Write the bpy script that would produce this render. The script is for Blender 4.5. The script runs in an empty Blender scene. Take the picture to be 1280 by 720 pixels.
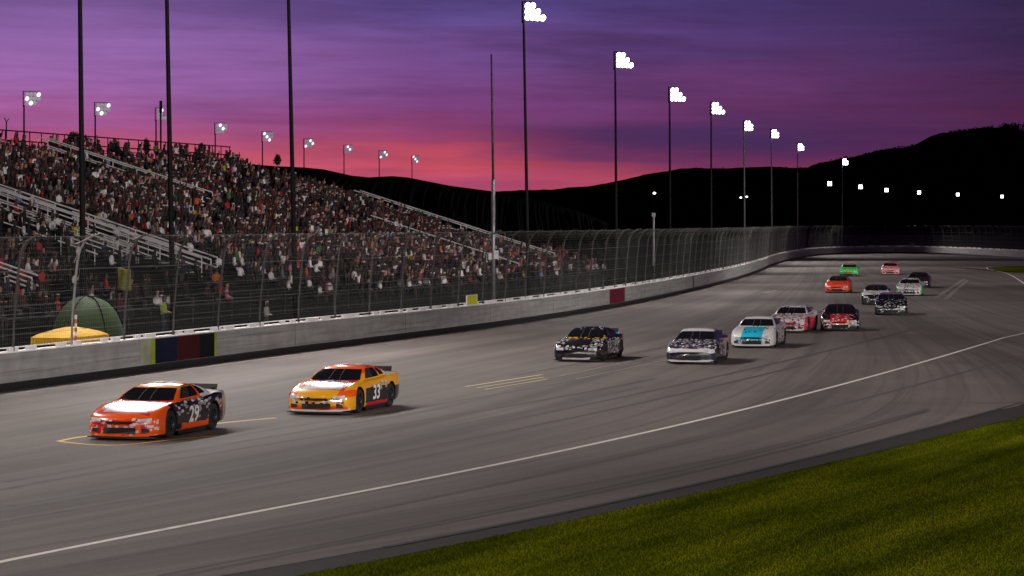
import bpy, bmesh, math, random
import numpy as np
from mathutils import Vector, Matrix
from mathutils.bvhtree import BVHTree

random.seed(7)
rng = np.random.default_rng(7)
scn = bpy.context.scene
col = scn.collection
R = math.radians

# ------------------------------------------------------------------ survey of the place
F, H, YH = 3300.0, 5.6, 279.0            # focal length (px of a 1280 frame), eye height, horizon row


def gp(px, py, z=0.0):
    """point of the level z seen at a pixel of the photograph"""
    d = F * (H - z) / (py - YH)
    return Vector(((px - 640) * d / F, d, z))


U = Vector((0.272, 0.962, 0))            # along the straight, away from the camera
N = Vector((0.962, -0.272, 0))           # across the track, towards the infield


def sl(s, l, z=0.0):
    p = U * s + N * l
    return Vector((p.x, p.y, z))


# ------------------------------------------------------------------ small helpers
def tag(o, label=None, cat=None, group=None, kind=None):
    if label: o['label'] = label
    if cat: o['category'] = cat
    if group: o['group'] = group
    if kind: o['kind'] = kind
    return o


def empty(name, loc=(0, 0, 0), rz=0.0, parent=None):
    o = bpy.data.objects.new(name, None)
    o.empty_display_size = 0.3
    o.location = loc
    o.rotation_euler = (0, 0, rz)
    if parent: o.parent = parent
    col.objects.link(o)
    return o


def link(name, me, mats=None, parent=None, smooth=False):
    o = bpy.data.objects.new(name, me)
    if mats is not None:
        for m in (mats if isinstance(mats, (list, tuple)) else [mats]):
            me.materials.append(m)
    if smooth:
        me.polygons.foreach_set('use_smooth', [True] * len(me.polygons))
    if parent: o.parent = parent
    col.objects.link(o)
    return o


class MB:
    """collects shapes; build() links them as ONE mesh"""
    def __init__(self):
        self.v, self.f, self.m = [], [], []

    def add(self, vs, fs, mi=0):
        n = len(self.v)
        self.v += [tuple(x) for x in vs]
        self.f += [tuple(i + n for i in f) for f in fs]
        self.m += [mi] * len(fs)

    def box(self, c, s, mi=0, M=None):
        x, y, z = s[0] / 2, s[1] / 2, s[2] / 2
        vs = [Vector((a * x, b * y, d * z)) for a in (-1, 1) for b in (-1, 1) for d in (-1, 1)]
        if M is not None: vs = [M @ v for v in vs]
        c = Vector(c)
        self.add([v + c for v in vs], [(0, 1, 3, 2), (4, 6, 7, 5), (0, 4, 5, 1), (2, 3, 7, 6), (0, 2, 6, 4), (1, 5, 7, 3)], mi)

    def tube(self, pts, r, n=8, mi=0, cap=True):
        pts = [Vector(p) for p in pts]
        rs = r if isinstance(r, (list, tuple)) else [r] * len(pts)
        vs, fs = [], []
        for i, p in enumerate(pts):
            t = (pts[min(i + 1, len(pts) - 1)] - pts[max(i - 1, 0)]).normalized()
            a = t.cross(Vector((0, 0, 1)))
            if a.length < 1e-3: a = t.cross(Vector((0, 1, 0)))
            a.normalize(); b = t.cross(a)
            for k in range(n):
                q = 2 * math.pi * k / n
                vs.append(p + a * math.cos(q) * rs[i] + b * math.sin(q) * rs[i])
        for i in range(len(pts) - 1):
            for k in range(n):
                fs.append((i * n + k, i * n + (k + 1) % n, (i + 1) * n + (k + 1) % n, (i + 1) * n + k))
        if cap:
            fs.append(tuple(range(n))[::-1]); fs.append(tuple((len(pts) - 1) * n + k for k in range(n)))
        self.add(vs, fs, mi)

    def lathe(self, prof, n=24, mi=0, axis='y', c=(0, 0, 0)):
        """prof = [(radius, offset along axis)]"""
        vs, fs = [], []
        for r, h in prof:
            for k in range(n):
                q = 2 * math.pi * k / n
                p = (r * math.cos(q), h, r * math.sin(q)) if axis == 'y' else ((h, r * math.cos(q), r * math.sin(q)) if axis == 'x' else (r * math.cos(q), r * math.sin(q), h))
                vs.append(Vector(p) + Vector(c))
        for i in range(len(prof) - 1):
            for k in range(n):
                fs.append((i * n + k, i * n + (k + 1) % n, (i + 1) * n + (k + 1) % n, (i + 1) * n + k))
        self.add(vs, fs, mi)

    def loft(self, rings, mi=0, closed=True, cap=True):
        n = len(rings[0]); vs = [p for r in rings for p in r]; fs = []
        for i in range(len(rings) - 1):
            for k in range(n if closed else n - 1):
                fs.append((i * n + k, i * n + (k + 1) % n, (i + 1) * n + (k + 1) % n, (i + 1) * n + k))
        if cap and closed:
            fs.append(tuple(range(n))[::-1]); fs.append(tuple((len(rings) - 1) * n + k for k in range(n)))
        self.add(vs, fs, mi)

    def mesh(self, name):
        me = bpy.data.meshes.new(name)
        me.from_pydata(self.v, [], self.f)
        if any(self.m): me.polygons.foreach_set('material_index', self.m)
        me.update()
        bm = bmesh.new(); bm.from_mesh(me); bmesh.ops.recalc_face_normals(bm, faces=bm.faces); bm.to_mesh(me); bm.free()
        return me

    def build(self, name, mats, parent=None, smooth=False):
        return link(name, self.mesh(name), mats, parent, smooth)


# ------------------------------------------------------------------ materials
def lin(c):
    return tuple(((x / 255) / 12.92 if x / 255 <= 0.04045 else ((x / 255 + 0.055) / 1.055) ** 2.4) for x in c) + (1,)


class NT:
    def __init__(self, mat):
        mat.use_nodes = True
        self.t = mat.node_tree; self.n = self.t.nodes; self.l = self.t.links

    def node(self, typ, **kw):
        x = self.n.new(typ)
        for k, v in kw.items(): setattr(x, k, v)
        return x

    def set(self, sock, val):
        if isinstance(val, bpy.types.NodeSocket): self.l.new(val, sock)
        else: sock.default_value = val

    def math(self, op, a, b=0.0, c=None, clamp=False):
        x = self.node('ShaderNodeMath', operation=op, use_clamp=clamp)
        self.set(x.inputs[0], a); self.set(x.inputs[1], b)
        if c is not None: self.set(x.inputs[2], c)
        return x.outputs[0]

    def vmath(self, op, a, b=(0, 0, 0)):
        x = self.node('ShaderNodeVectorMath', operation=op)
        self.set(x.inputs[0], a); self.set(x.inputs[1], b)
        return x.outputs[0]

    def mix(self, f, a, b, blend='MIX'):
        x = self.node('ShaderNodeMix', data_type='RGBA', blend_type=blend)
        self.set(x.inputs[0], f); self.set(x.inputs[6], a); self.set(x.inputs[7], b)
        return x.outputs[2]

    def noise(self, vec, scale, detail=3.0, rough=0.55):
        x = self.node('ShaderNodeTexNoise')
        if vec is not None: self.l.new(vec, x.inputs['Vector'])
        x.inputs['Scale'].default_value = scale; x.inputs['Detail'].default_value = detail; x.inputs['Roughness'].default_value = rough
        return x.outputs[0]

    def ramp(self, f, stops, interp='LINEAR'):
        x = self.node('ShaderNodeValToRGB'); x.color_ramp.interpolation = interp
        e = x.color_ramp.elements
        while len(e) > 1: e.remove(e[-1])
        e[0].position = stops[0][0]; e[0].color = stops[0][1]
        for p, c in stops[1:]:
            q = e.new(p); q.color = c
        self.set(x.inputs[0], f)
        return x.outputs[0]

    def maprange(self, v, a, b, c=0.0, d=1.0):
        x = self.node('ShaderNodeMapRange')
        for i, q in enumerate((v, a, b, c, d)): self.set(x.inputs[i], q)
        return x.outputs[0]


def plain(name, c, rough=0.6, metal=0.0, var=0.25, scale=6.0, bump=0.0, spec=None):
    """a plain surface with a little noise in colour and roughness"""
    m = bpy.data.materials.new(name); t = NT(m)
    b = t.n['Principled BSDF']
    tc = t.node('ShaderNodeTexCoord').outputs['Object']
    nz = t.noise(tc, scale, 4)
    c = tuple(c[:3])
    lo = tuple(x * (1 - var) for x in c) + (1,); hi = tuple(min(1, x * (1 + var)) for x in c) + (1,)
    t.l.new(t.ramp(nz, [(0.3, lo), (0.7, hi)]), b.inputs['Base Color'])
    t.l.new(t.maprange(nz, 0.2, 0.8, rough * 0.85, min(1, rough * 1.15)), b.inputs['Roughness'])
    b.inputs['Metallic'].default_value = metal
    if spec is not None: b.inputs['Specular IOR Level'].default_value = spec
    if bump:
        bp = t.node('ShaderNodeBump'); bp.inputs['Strength'].default_value = bump; bp.inputs['Distance'].default_value = 0.02
        t.l.new(t.noise(tc, scale * 8, 3), bp.inputs['Height']); t.l.new(bp.outputs[0], b.inputs['Normal'])
    return m


def emitter(name, c, s):
    m = bpy.data.materials.new(name); t = NT(m)
    b = t.n['Principled BSDF']
    b.inputs['Base Color'].default_value = (0.6, 0.6, 0.6, 1)
    tc = t.node('ShaderNodeTexCoord').outputs['Object']
    nz = t.noise(tc, 3.0, 2)
    b.inputs['Emission Color'].default_value = c
    t.l.new(t.maprange(nz, 0.3, 0.7, s * 0.8, s * 1.2), b.inputs['Emission Strength'])
    return m


MAT = {}
MAT['steel_dark'] = plain('dark_painted_steel', (0.008, 0.007, 0.008), 0.7, 0.0, spec=.15)
MAT['steel'] = plain('galvanised_steel', (0.30, 0.30, 0.31), 0.45, 0.6, 0.2)
MAT['fence_post'] = plain('weathered_post_steel', (0.066, 0.062, 0.060), 0.7, 0.0, 0.5, 2.0, spec=.2)
MAT['wire'] = plain('fence_wire', (0.15, 0.15, 0.148), 0.5, 0.0, 0.15)
MAT['alu'] = plain('brushed_aluminium', (0.80, 0.77, 0.77), 0.5, 0.0, 0.15, 3)
MAT['alu_dull'] = plain('pale_post_metal', (0.24, 0.22, 0.21), 0.5, 0.2, 0.3)
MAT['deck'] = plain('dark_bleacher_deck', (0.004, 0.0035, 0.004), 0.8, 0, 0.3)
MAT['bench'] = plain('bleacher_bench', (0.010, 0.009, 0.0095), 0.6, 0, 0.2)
MAT['rubber'] = plain('tyre_rubber', (0.012, 0.012, 0.012), 0.75, 0, 0.2)
MAT['rim'] = plain('wheel_rim', (0.04, 0.04, 0.045), 0.4, 0.6, 0.2)
MAT['black'] = plain('matt_black_plastic', (0.010, 0.010, 0.011), 0.55, 0, 0.2)
MAT['white'] = plain('white_vinyl', (0.72, 0.70, 0.70), 0.4, 0, 0.06)
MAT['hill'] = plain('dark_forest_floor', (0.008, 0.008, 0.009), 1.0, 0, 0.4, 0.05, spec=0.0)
MAT['bark'] = plain('bark', (0.03, 0.022, 0.016), 0.9)
MAT['leaf'] = plain('dark_leaf', (0.03, 0.045, 0.02), 0.8)
MAT['lamp'] = emitter('floodlight_glow', (0.92, 0.94, 1, 1), 14)
MAT['lamp_far'] = emitter('distant_floodlight_glow', (0.95, 0.96, 1, 1), 5)
MAT['lamp_dim'] = emitter('side_on_floodlight_glow', (0.80, 0.72, 0.95, 1), 0.16)
MAT['lamp_mid'] = emitter('bright_side_on_floodlight_glow', (0.95, 0.92, 1, 1), 1.2)
MAT['pole_grey'] = plain('grey_painted_pole', (0.10, 0.095, 0.10), 0.6, 0, 0.08, 0.5)

m = bpy.data.materials.new('tinted_glass'); t = NT(m); b = t.n['Principled BSDF']
b.inputs['Base Color'].default_value = (0.008, 0.008, 0.010, 1); b.inputs['Roughness'].default_value = 0.06
tc = t.node('ShaderNodeTexCoord').outputs['Object']
bp = t.node('ShaderNodeBump'); bp.inputs['Strength'].default_value = 0.05; bp.inputs['Distance'].default_value = 0.02
t.l.new(t.noise(tc, 2.5, 2), bp.inputs['Height']); t.l.new(bp.outputs[0], b.inputs['Normal'])
MAT['glass'] = m

# asphalt: UV.x = metres across from the wall, UV.y = metres along
def asphalt(name, c0, c1, streak):
    m = bpy.data.materials.new(name); t = NT(m); b = t.n['Principled BSDF']
    uv = t.node('ShaderNodeUVMap', uv_map='track').outputs[0]
    ob = t.node('ShaderNodeTexCoord').outputs['Object']
    def stretched(su, sv, skew=0.0):
        mp = t.node('ShaderNodeSeparateXYZ'); t.l.new(uv, mp.inputs[0])
        u = t.math('MULTIPLY_ADD', mp.outputs[1], skew, mp.outputs[0])
        cb = t.node('ShaderNodeCombineXYZ'); t.set(cb.inputs[0], t.math('MULTIPLY', u, su)); t.set(cb.inputs[1], t.math('MULTIPLY', mp.outputs[1], sv))
        return cb.outputs[0]
    broad = t.noise(stretched(0.22, 0.010), 1.0, 3)
    fine = t.noise(stretched(1.1, 0.012, 0.004), 1.0, 4, 0.6)
    fine2 = t.noise(stretched(1.9, 0.010, -0.012), 1.0, 3, 0.6)
    patch = t.noise(ob, 0.12, 4)
    grain = t.noise(ob, 9.0, 4, 0.7)
    colr = t.ramp(broad, [(0.36, c0), (0.62, c1)])
    d1 = t.maprange(fine, 0.34, 0.56, streak, 1.0)
    d2 = t.maprange(fine2, 0.33, 0.42, streak + 0.08, 1.0)
    g = t.maprange(grain, 0.3, 0.7, 0.86, 1.14)
    p = t.maprange(patch, 0.3, 0.7, 0.84, 1.14)
    k = t.math('MULTIPLY', t.math('MULTIPLY', d1, d2), t.math('MULTIPLY', g, p))
    cb = t.node('ShaderNodeCombineXYZ')
    for i in range(3): t.set(cb.inputs[i], k)
    t.l.new(t.mix(1.0, colr, cb.outputs[0], 'MULTIPLY'), b.inputs['Base Color'])
    b.inputs['Roughness'].default_value = 0.72
    b.inputs['Specular IOR Level'].default_value = 0.25
    bp = t.node('ShaderNodeBump'); bp.inputs['Strength'].default_value = 0.25; bp.inputs['Distance'].default_value = 0.01
    t.l.new(t.noise(ob, 40, 3), bp.inputs['Height']); t.l.new(bp.outputs[0], b.inputs['Normal'])
    return m

MAT['asphalt'] = asphalt('worn_asphalt', (0.104, 0.085, 0.080, 1), (0.164, 0.134, 0.126, 1), 0.68)
MAT['apron'] = asphalt('dark_apron_asphalt', (0.024, 0.018, 0.019, 1), (0.040, 0.031, 0.033, 1), 0.75)

def grass_mat(name, blade):
    m = bpy.data.materials.new(name); t = NT(m); b = t.n['Principled BSDF']
    ob = t.node('ShaderNodeTexCoord').outputs['Object']
    vr = t.node('ShaderNodeVectorRotate', rotation_type='Z_AXIS'); vr.inputs['Angle'].default_value = R(25); t.l.new(ob, vr.inputs['Vector'])
    mpg = t.node('ShaderNodeMapping'); mpg.inputs['Scale'].default_value = (1.0, .10, 1); t.l.new(vr.outputs[0], mpg.inputs[0])
    n1 = t.noise(mpg.outputs[0], 0.9, 4, 0.6); n2 = t.noise(ob, 6.0, 4, 0.7)
    k = t.math('MULTIPLY_ADD', n2, 0.22, t.math('MULTIPLY', n1, 0.78))
    f = 1.05 if blade else 0.76
    t.l.new(t.ramp(k, [(0.36, (0.034 * f, 0.042 * f, 0.002, 1)), (0.5, (0.070 * f, 0.084 * f, 0.003, 1)), (0.64, (0.125 * f, 0.130 * f, 0.006, 1))]), b.inputs['Base Color'])
    b.inputs['Roughness'].default_value = 0.9; b.inputs['Specular IOR Level'].default_value = 0.0
    return m
MAT['grass'] = grass_mat('mown_grass', False); MAT['blade'] = grass_mat('grass_blade', True)

# concrete wall
m = bpy.data.materials.new('painted_barrier_wall'); t = NT(m); b = t.n['Principled BSDF']
ob = t.node('ShaderNodeTexCoord').outputs['Object']
sp = t.node('ShaderNodeSeparateXYZ'); t.l.new(ob, sp.inputs[0])
cb = t.node('ShaderNodeCombineXYZ'); t.set(cb.inputs[0], t.math('MULTIPLY', sp.outputs[0], 0.5)); t.set(cb.inputs[1], t.math('MULTIPLY', sp.outputs[1], 0.12)); t.set(cb.inputs[2], t.math('MULTIPLY', sp.outputs[2], 5))
nz = t.noise(cb.outputs[0], 1.0, 5, 0.65); n3 = t.noise(ob, 1.3, 4)
t.l.new(t.mix(t.maprange(n3, 0.35, 0.7, 0, 0.5), t.ramp(nz, [(0.3, (0.20, 0.195, 0.195, 1)), (0.55, (0.31, 0.305, 0.30, 1)), (0.75, (0.36, 0.355, 0.35, 1))]), (0.15, 0.15, 0.142, 1)), b.inputs['Base Color'])
cs = t.node('ShaderNodeCombineXYZ'); t.set(cs.inputs[0], t.math('MULTIPLY', sp.outputs[1], .09)); t.set(cs.inputs[1], t.math('MULTIPLY', sp.outputs[2], 9.0)); t.set(cs.inputs[2], t.math('MULTIPLY', sp.outputs[0], .03))
scf = t.noise(cs.outputs[0], 1.0, 5, .7)
old = b.inputs['Base Color'].links[0].from_socket
t.l.new(t.mix(t.maprange(scf, .56, .70, 0, .75), old, (.05, .046, .045, 1)), b.inputs['Base Color'])
b.inputs['Roughness'].default_value = 0.6
MAT['wall'] = m

# ------------------------------------------------------------------ curves of the track
def catmull(pts, step):
    pts = [Vector(p) for p in pts]
    out = []
    for i in range(len(pts) - 1):
        p0 = pts[max(i - 1, 0)]; p1 = pts[i]; p2 = pts[i + 1]; p3 = pts[min(i + 2, len(pts) - 1)]
        n = max(2, int((p2 - p1).length / step))
        for k in range(n):
            q = k / n
            out.append(0.5 * ((2 * p1) + (p2 - p0) * q + (2 * p0 - 5 * p1 + 4 * p2 - p3) * q * q + (3 * p1 - p0 - 3 * p2 + p3) * q ** 3))
    out.append(pts[-1])
    return out


def resample(pts, n):
    a = np.array([p[:] for p in pts]); seg = np.r_[0, np.cumsum(np.linalg.norm(np.diff(a, axis=0), axis=1))]
    s = np.linspace(0, seg[-1], n)
    return np.stack([np.interp(s, seg, a[:, k]) for k in range(3)], 1), seg[-1]


wall_px = [(640, 405), (800, 378), (900, 355), (945, 341)]
WALL = catmull([sl(10, -40.2), sl(50, -40.2), gp(0, 490), gp(320, 447)] + [gp(*p) for p in wall_px] +
               [Vector((36, 360, 0)), Vector((46.5, 425, 0)), Vector((54, 460, 0)), Vector((64, 484, 0)), Vector((72, 489, 0)), Vector((77.5, 470, 0)),
                Vector((79.5, 435, 0)), Vector((80.5, 395, 0)), Vector((90, 360, 0)), Vector((120, 335, 0)), Vector((180, 310, 0))], 1.5)
def pxfit(pts, x0, x1, n=26, deg=3, z=0.0):
    c = np.polyfit([p[0] for p in pts], [p[1] for p in pts], min(deg, len(pts) - 1))
    return [gp(x, float(np.polyval(c, x)), z) for x in np.linspace(x0, x1, n)]
LINE = catmull(pxfit([(0, 701.2), (160, 673), (320, 641), (480, 607.5), (640, 575.7), (800, 541), (960, 505), (1080, 475), (1180, 446), (1280, 412.5)], -120, 1300, 30) + [Vector((37.5, 185, 0)), gp(1281, 355), gp(1258, 341.5),
                Vector((58.2, 323, 0)), Vector((63, 341, 0)), Vector((76, 347, 0)), Vector((110, 322, 0)), Vector((170, 290, 0))], 1.0)
GEDGE = catmull(pxfit([(395, 716), (480, 696), (640, 664), (800, 633.5), (960, 597.5), (1120, 555), (1280, 520)], 150, 1290) + [Vector((25.5, 105, 0)), Vector((41, 160, 0)), Vector((53, 215, 0)),
                 Vector((59.5, 270, 0)), Vector((59.3, 295, 0)), Vector((56.9, 304, 0)), Vector((58.9, 324, 0)), Vector((64, 341, 0)), Vector((77, 346, 0)), Vector((110, 320, 0)), Vector((170, 288, 0))], 1.0)
AEDGE = catmull(pxfit([(480, 684), (640, 652.5), (800, 621), (960, 584), (1120, 545), (1280, 502.5)], 150, 1290) + [Vector((25, 112, 0)), Vector((39, 162, 0)), Vector((51.5, 216, 0)),
                 Vector((58.3, 270, 0)), Vector((58.2, 295, 0)), Vector((56.2, 304, 0)), Vector((58.3, 325, 0)), Vector((63.6, 342, 0)), Vector((77, 347, 0)), Vector((110, 321, 0)), Vector((170, 289, 0))], 1.0)


def strip(name, ca, cb, n, z, mat, kind='structure', cross=10):
    A, la = resample(ca, n); B, lb = resample(cb, n)
    vs, fs, uv = [], [], []
    for i in range(n):
        for k in range(cross + 1):
            q = k / cross
            p = A[i] * (1 - q) + B[i] * q
            vs.append((p[0], p[1], z)); uv.append((q * np.linalg.norm(B[i] - A[i]), i / n * (la + lb) / 2))
    for i in range(n - 1):
        for k in range(cross):
            a = i * (cross + 1) + k
            fs.append((a, a + 1, a + cross + 2, a + cross + 1))
    me = bpy.data.meshes.new(name); me.from_pydata(vs, [], fs)
    l = me.uv_layers.new(name='track')
    ids = np.zeros(len(me.loops), dtype=np.int32); me.loops.foreach_get('vertex_index', ids)
    l.data.foreach_set('uv', np.array(uv)[ids].astype(np.float32).ravel())
    bm = bmesh.new(); bm.from_mesh(me)
    for f in bm.faces:
        if f.normal.z < 0: f.normal_flip()
    bm.to_mesh(me); bm.free()
    o = link(name, me, mat)
    if kind: o['kind'] = kind
    return o


def band(name, curve, w, z, mat, dash=None, kind='structure'):
    """painted line along a curve"""
    n = len(curve); vs, fs = [], []
    for i, p in enumerate(curve):
        t_ = (curve[min(i + 1, n - 1)] - curve[max(i - 1, 0)]); t_.normalize()
        s_ = Vector((-t_.y, t_.x, 0)) * w / 2
        vs += [(p + s_)[:2] + (z,), (p - s_)[:2] + (z,)]
    for i in range(n - 1): fs.append((2 * i, 2 * i + 1, 2 * i + 3, 2 * i + 2))
    me = bpy.data.meshes.new(name); me.from_pydata(vs, [], fs)
    bm = bmesh.new(); bm.from_mesh(me)
    for f in bm.faces:
        if f.normal.z < 0: f.normal_flip()
    bm.to_mesh(me); bm.free()
    o = link(name, me, mat); o['kind'] = kind
    return o


# ground to the horizon
MAT['dirt'] = plain('dark_dirt', (0.020, 0.018, 0.018), 0.95, 0, 0.4, 0.3, spec=0.05)
g = MB(); g.add([(-4000, -300, -0.06), (4000, -300, -0.06), (4000, 6000, -0.06), (-4000, 6000, -0.06)], [(0, 1, 2, 3)])
g.build('ground', MAT['dirt'])['kind'] = 'structure'
trk = strip('race_track', [p - Vector((0, 0, 0)) for p in WALL], AEDGE, 420, 0.0, MAT['asphalt'], cross=24)
strip('track_apron', AEDGE, GEDGE, 420, -0.006, MAT['apron'], cross=3)
# infield grass: between the grass edge and a far line on the infield side
far_side = [Vector((60 + 40 * k / len(GEDGE), -60 + 330 * k / len(GEDGE), 0)) for k in range(len(GEDGE))]
strip('infield_grass', GEDGE, far_side, 300, -0.012, MAT['grass'], cross=20)


def paint(name, c, wear):
    m = bpy.data.materials.new(name); t = NT(m); b = t.n['Principled BSDF']
    ob = t.node('ShaderNodeTexCoord').outputs['Object']
    n1 = t.noise(ob, 1.2, 5, 0.7)
    worn = tuple(x * 0.35 + 0.06 for x in c[:3]) + (1,)
    t.l.new(t.ramp(n1, [(0.28, worn), (0.28 + wear, c)]), b.inputs['Base Color']); b.inputs['Roughness'].default_value = 0.6
    return m
MAT['paint_w'] = paint('white_road_paint', (0.74, 0.68, 0.62, 1), 0.15)
MAT['paint_y'] = paint('yellow_road_paint', (0.80, 0.42, 0.03, 1), 0.05)
MAT['paint_p'] = paint('pale_yellow_road_paint', (0.55, 0.46, 0.20, 1), 0.15)
MAT['paint_f'] = paint('faded_road_paint', (0.24, 0.22, 0.19, 1), 0.4)
band('painted_track_line', LINE, 0.17, 0.006, MAT['paint_w'])
band('painted_wall_line', [p + Vector((0.0, -0.0, 0)) for p in catmull([gp(x, y) for x, y in ((72, 552), (100, 546.5), (160, 540.5), (215, 536.5), (275, 529), (345, 522.5))], 0.4)], 0.16, 0.005, MAT['paint_y'])
band('painted_wall_loop_line', catmull([gp(x, y) for x, y in ((74, 552), (104, 555.3), (140, 556.8), (175, 554.5), (215, 550), (270, 545))], 0.4), 0.14, 0.007, MAT['paint_y'])
for a, b_, w_, m_ in (((581, 483.5), (678, 468.3), 0.13, 'paint_p'), ((596, 485), (680, 471.5), 0.10, 'paint_p'), ((606, 487), (684, 474), 0.09, 'paint_p'), ((700, 470), (880, 432), 0.10, 'paint_f'), ((720, 474), (900, 436), 0.1, 'paint_f')):
    band('painted_pit_line', catmull([gp(*a), gp((a[0] + b_[0]) / 2, (a[1] + b_[1]) / 2), gp(*b_)], 1.0), w_, 0.006, MAT[m_])
for a, b_ in (((1128, 338.5), (1158, 333.5)), ((1170, 372), (1205, 349)), ((1182, 374), (1209, 350)), ((955, 366), (970, 363))):
    band('painted_worn_line', catmull([gp(*a), gp(*b_)], 2.0), 0.35, 0.006, MAT['paint_f'])

MAT['mark'] = plain('dark_tyre_mark', (0.022, 0.017, 0.018), 0.7, 0, 0.35, 1.0)
MAT['mark2'] = plain('faint_tyre_mark', (0.046, 0.037, 0.036), 0.7, 0, 0.25, 1.0)
MAT['mark3'] = plain('worn_tyre_mark', (0.066, 0.054, 0.052), 0.72, 0, 0.2, 1.0)
for pts, w_, m_ in (([(480, 684), (640, 652.5), (800, 621), (960, 584), (1120, 545), (1280, 502.5)], .10, 'mark'),
                    ([(200, 720), (320, 695), (480, 664.5), (640, 634), (800, 602), (960, 560), (1160, 512)], .07, 'mark2'), ([(200, 726), (320, 701), (480, 667.5), (640, 638), (800, 606), (960, 566), (1160, 514)], .10, 'mark2'),
                    ([(0, 722), (180, 690), (320, 665), (480, 634), (640, 601), (800, 567), (960, 527), (1120, 488), (1280, 445)], .12, 'mark3'),
                    ([(-20, 656), (0, 652), (160, 628), (300, 602), (520, 560), (640, 535), (765, 514), (900, 484), (1000, 455)], .12, 'mark2'),
                    ([(-20, 643), (0, 640), (225, 601), (440, 563), (640, 525), (800, 490), (960, 458), (1060, 432), (1160, 407)], .11, 'mark2'), ([(-20, 637), (0, 633), (220, 595), (440, 556), (640, 518), (800, 484)], .22, 'mark3'),
                    ([(-20, 616), (0, 612), (200, 578), (420, 541), (640, 508), (820, 473)], .14, 'mark2'), ([(-20, 606), (150, 577), (420, 533), (560, 509)], .18, 'mark3'),
                    ([(200, 560), (420, 525), (640, 490), (760, 468)], .12, 'mark3'), ([(1210, 503), (1240, 504), (1275, 502)], .12, 'mark2'),
                    ([(640, 470), (800, 440), (960, 405), (1060, 380)], .25, 'mark3'), ([(500, 450), (640, 428), (800, 397), (900, 372)], .2, 'mark3')):
    xs_ = [p[0] for p in pts]
    band('tyre_mark', catmull(pxfit(pts, xs_[0], xs_[-1], 14), 1.0), w_ * 1.7, 0.004, MAT[m_])

# ------------------------------------------------------------------ grass blades (short, along the part of the infield near the camera)
def grass_blades():
    n = 150000
    px = rng.uniform(380, 1330, n); d = 39 + 48 * rng.random(n) ** 1.2
    X = (px - 640) * d / F
    ge = np.array([p[:2] for p in GEDGE]); o_ = np.argsort(ge[:, 1]);
    ge = ge[(ge[:, 1] < 110)]
    lim = np.interp(d, ge[:, 1], ge[:, 0])
    keep = X > lim + rng.uniform(-0.10, 0.12, n)
    X = X[keep]; d = d[keep]; n = len(X)
    hh = rng.uniform(0.015, 0.04, n); w = rng.uniform(0.008, 0.016, n); a = rng.uniform(0, 2 * np.pi, n)
    lx = rng.normal(0, 0.02, n); ly = rng.normal(0, 0.02, n)
    V = np.zeros((n, 3, 3), np.float32)
    V[:, 0] = np.stack([X - np.cos(a) * w, d - np.sin(a) * w, np.full(n, -0.012)], 1)
    V[:, 1] = np.stack([X + np.cos(a) * w, d + np.sin(a) * w, np.full(n, -0.012)], 1)
    V[:, 2] = np.stack([X + lx, d + ly, hh], 1)
    me = bpy.data.meshes.new('grass_blades')
    me.vertices.add(n * 3); me.vertices.foreach_set('co', V.ravel())
    me.loops.add(n * 3); me.loops.foreach_set('vertex_index', np.arange(n * 3, dtype=np.int32))
    me.polygons.add(n); me.polygons.foreach_set('loop_start', np.arange(0, n * 3, 3, dtype=np.int32))
    me.update(calc_edges=True)
    o = link('grass', me, MAT['blade'])
    tag(o, 'short green grass covering the infield beside the apron', 'grass', kind='stuff')
grass_blades()

# ------------------------------------------------------------------ barrier wall
WH = 1.25
def sweep(name, curve, prof, mat, parent, step=1):
    """prof: [(offset towards the infield, z)] closed outline swept along the curve"""
    mb = MB(); rings = []
    n = len(curve)
    for i in range(0, n, step):
        t_ = curve[min(i + 1, n - 1)] - curve[max(i - 1, 0)]; t_.normalize()
        s_ = Vector((t_.y, -t_.x, 0))
        rings.append([curve[i] + s_ * a + Vector((0, 0, z)) for a, z in prof])
    mb.loft(rings)
    return mb.build(name, mat, parent)

def arc(curve):
    L = [0.0]
    for i in range(1, len(curve)): L.append(L[-1] + (curve[i] - curve[i - 1]).length)
    return L
WARC = arc(WALL)
def wall_at(s, off=0.0, z=0.0):
    import bisect
    i = min(max(bisect.bisect(WARC, s) - 1, 0), len(WALL) - 2)
    q = (s - WARC[i]) / max(1e-6, WARC[i + 1] - WARC[i])
    p = WALL[i].lerp(WALL[i + 1], q); t_ = (WALL[min(i + 2, len(WALL) - 1)] - WALL[max(i - 1, 0)]).normalized()
    return p + Vector((t_.y, -t_.x, 0)) * off + Vector((0, 0, z)), t_

def wall_arc_at_px(px):
    return min(range(len(WALL)), key=lambda i: abs(640 + F * WALL[i].x / WALL[i].y - px) + (0 if WALL[i].y < 480 else 1e4))

barrier = empty('barrier_wall', WALL[40])
tag(barrier, 'long grey track barrier wall below the catch fence, with coloured painted panels', 'wall')
def rel(o, p):
    o.parent = p; o.matrix_parent_inverse = p.matrix_world.inverted()
    o.matrix_parent_inverse = Matrix.Translation(-Vector(p.location))
    return o
rel(sweep('wall_face', WALL, [(0, 0.27), (0.0, WH - 0.02), (-0.03, WH), (-0.35, WH), (-0.35, 0.27)], MAT['wall'], None), barrier)
rel(sweep('wall_base', WALL, [(-0.10, -0.05), (-0.10, 0.268), (-0.33, 0.268), (-0.33, -0.05)], MAT['black'], None), barrier)  # black strip: shade of the gap under the barrier put into its colour
rel(sweep('wall_cap', WALL, [(0.015, WH + 0.002), (0.015, WH + 0.05), (-0.36, WH + 0.05), (-0.36, WH + 0.002)], MAT['alu'], None), barrier)
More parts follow.
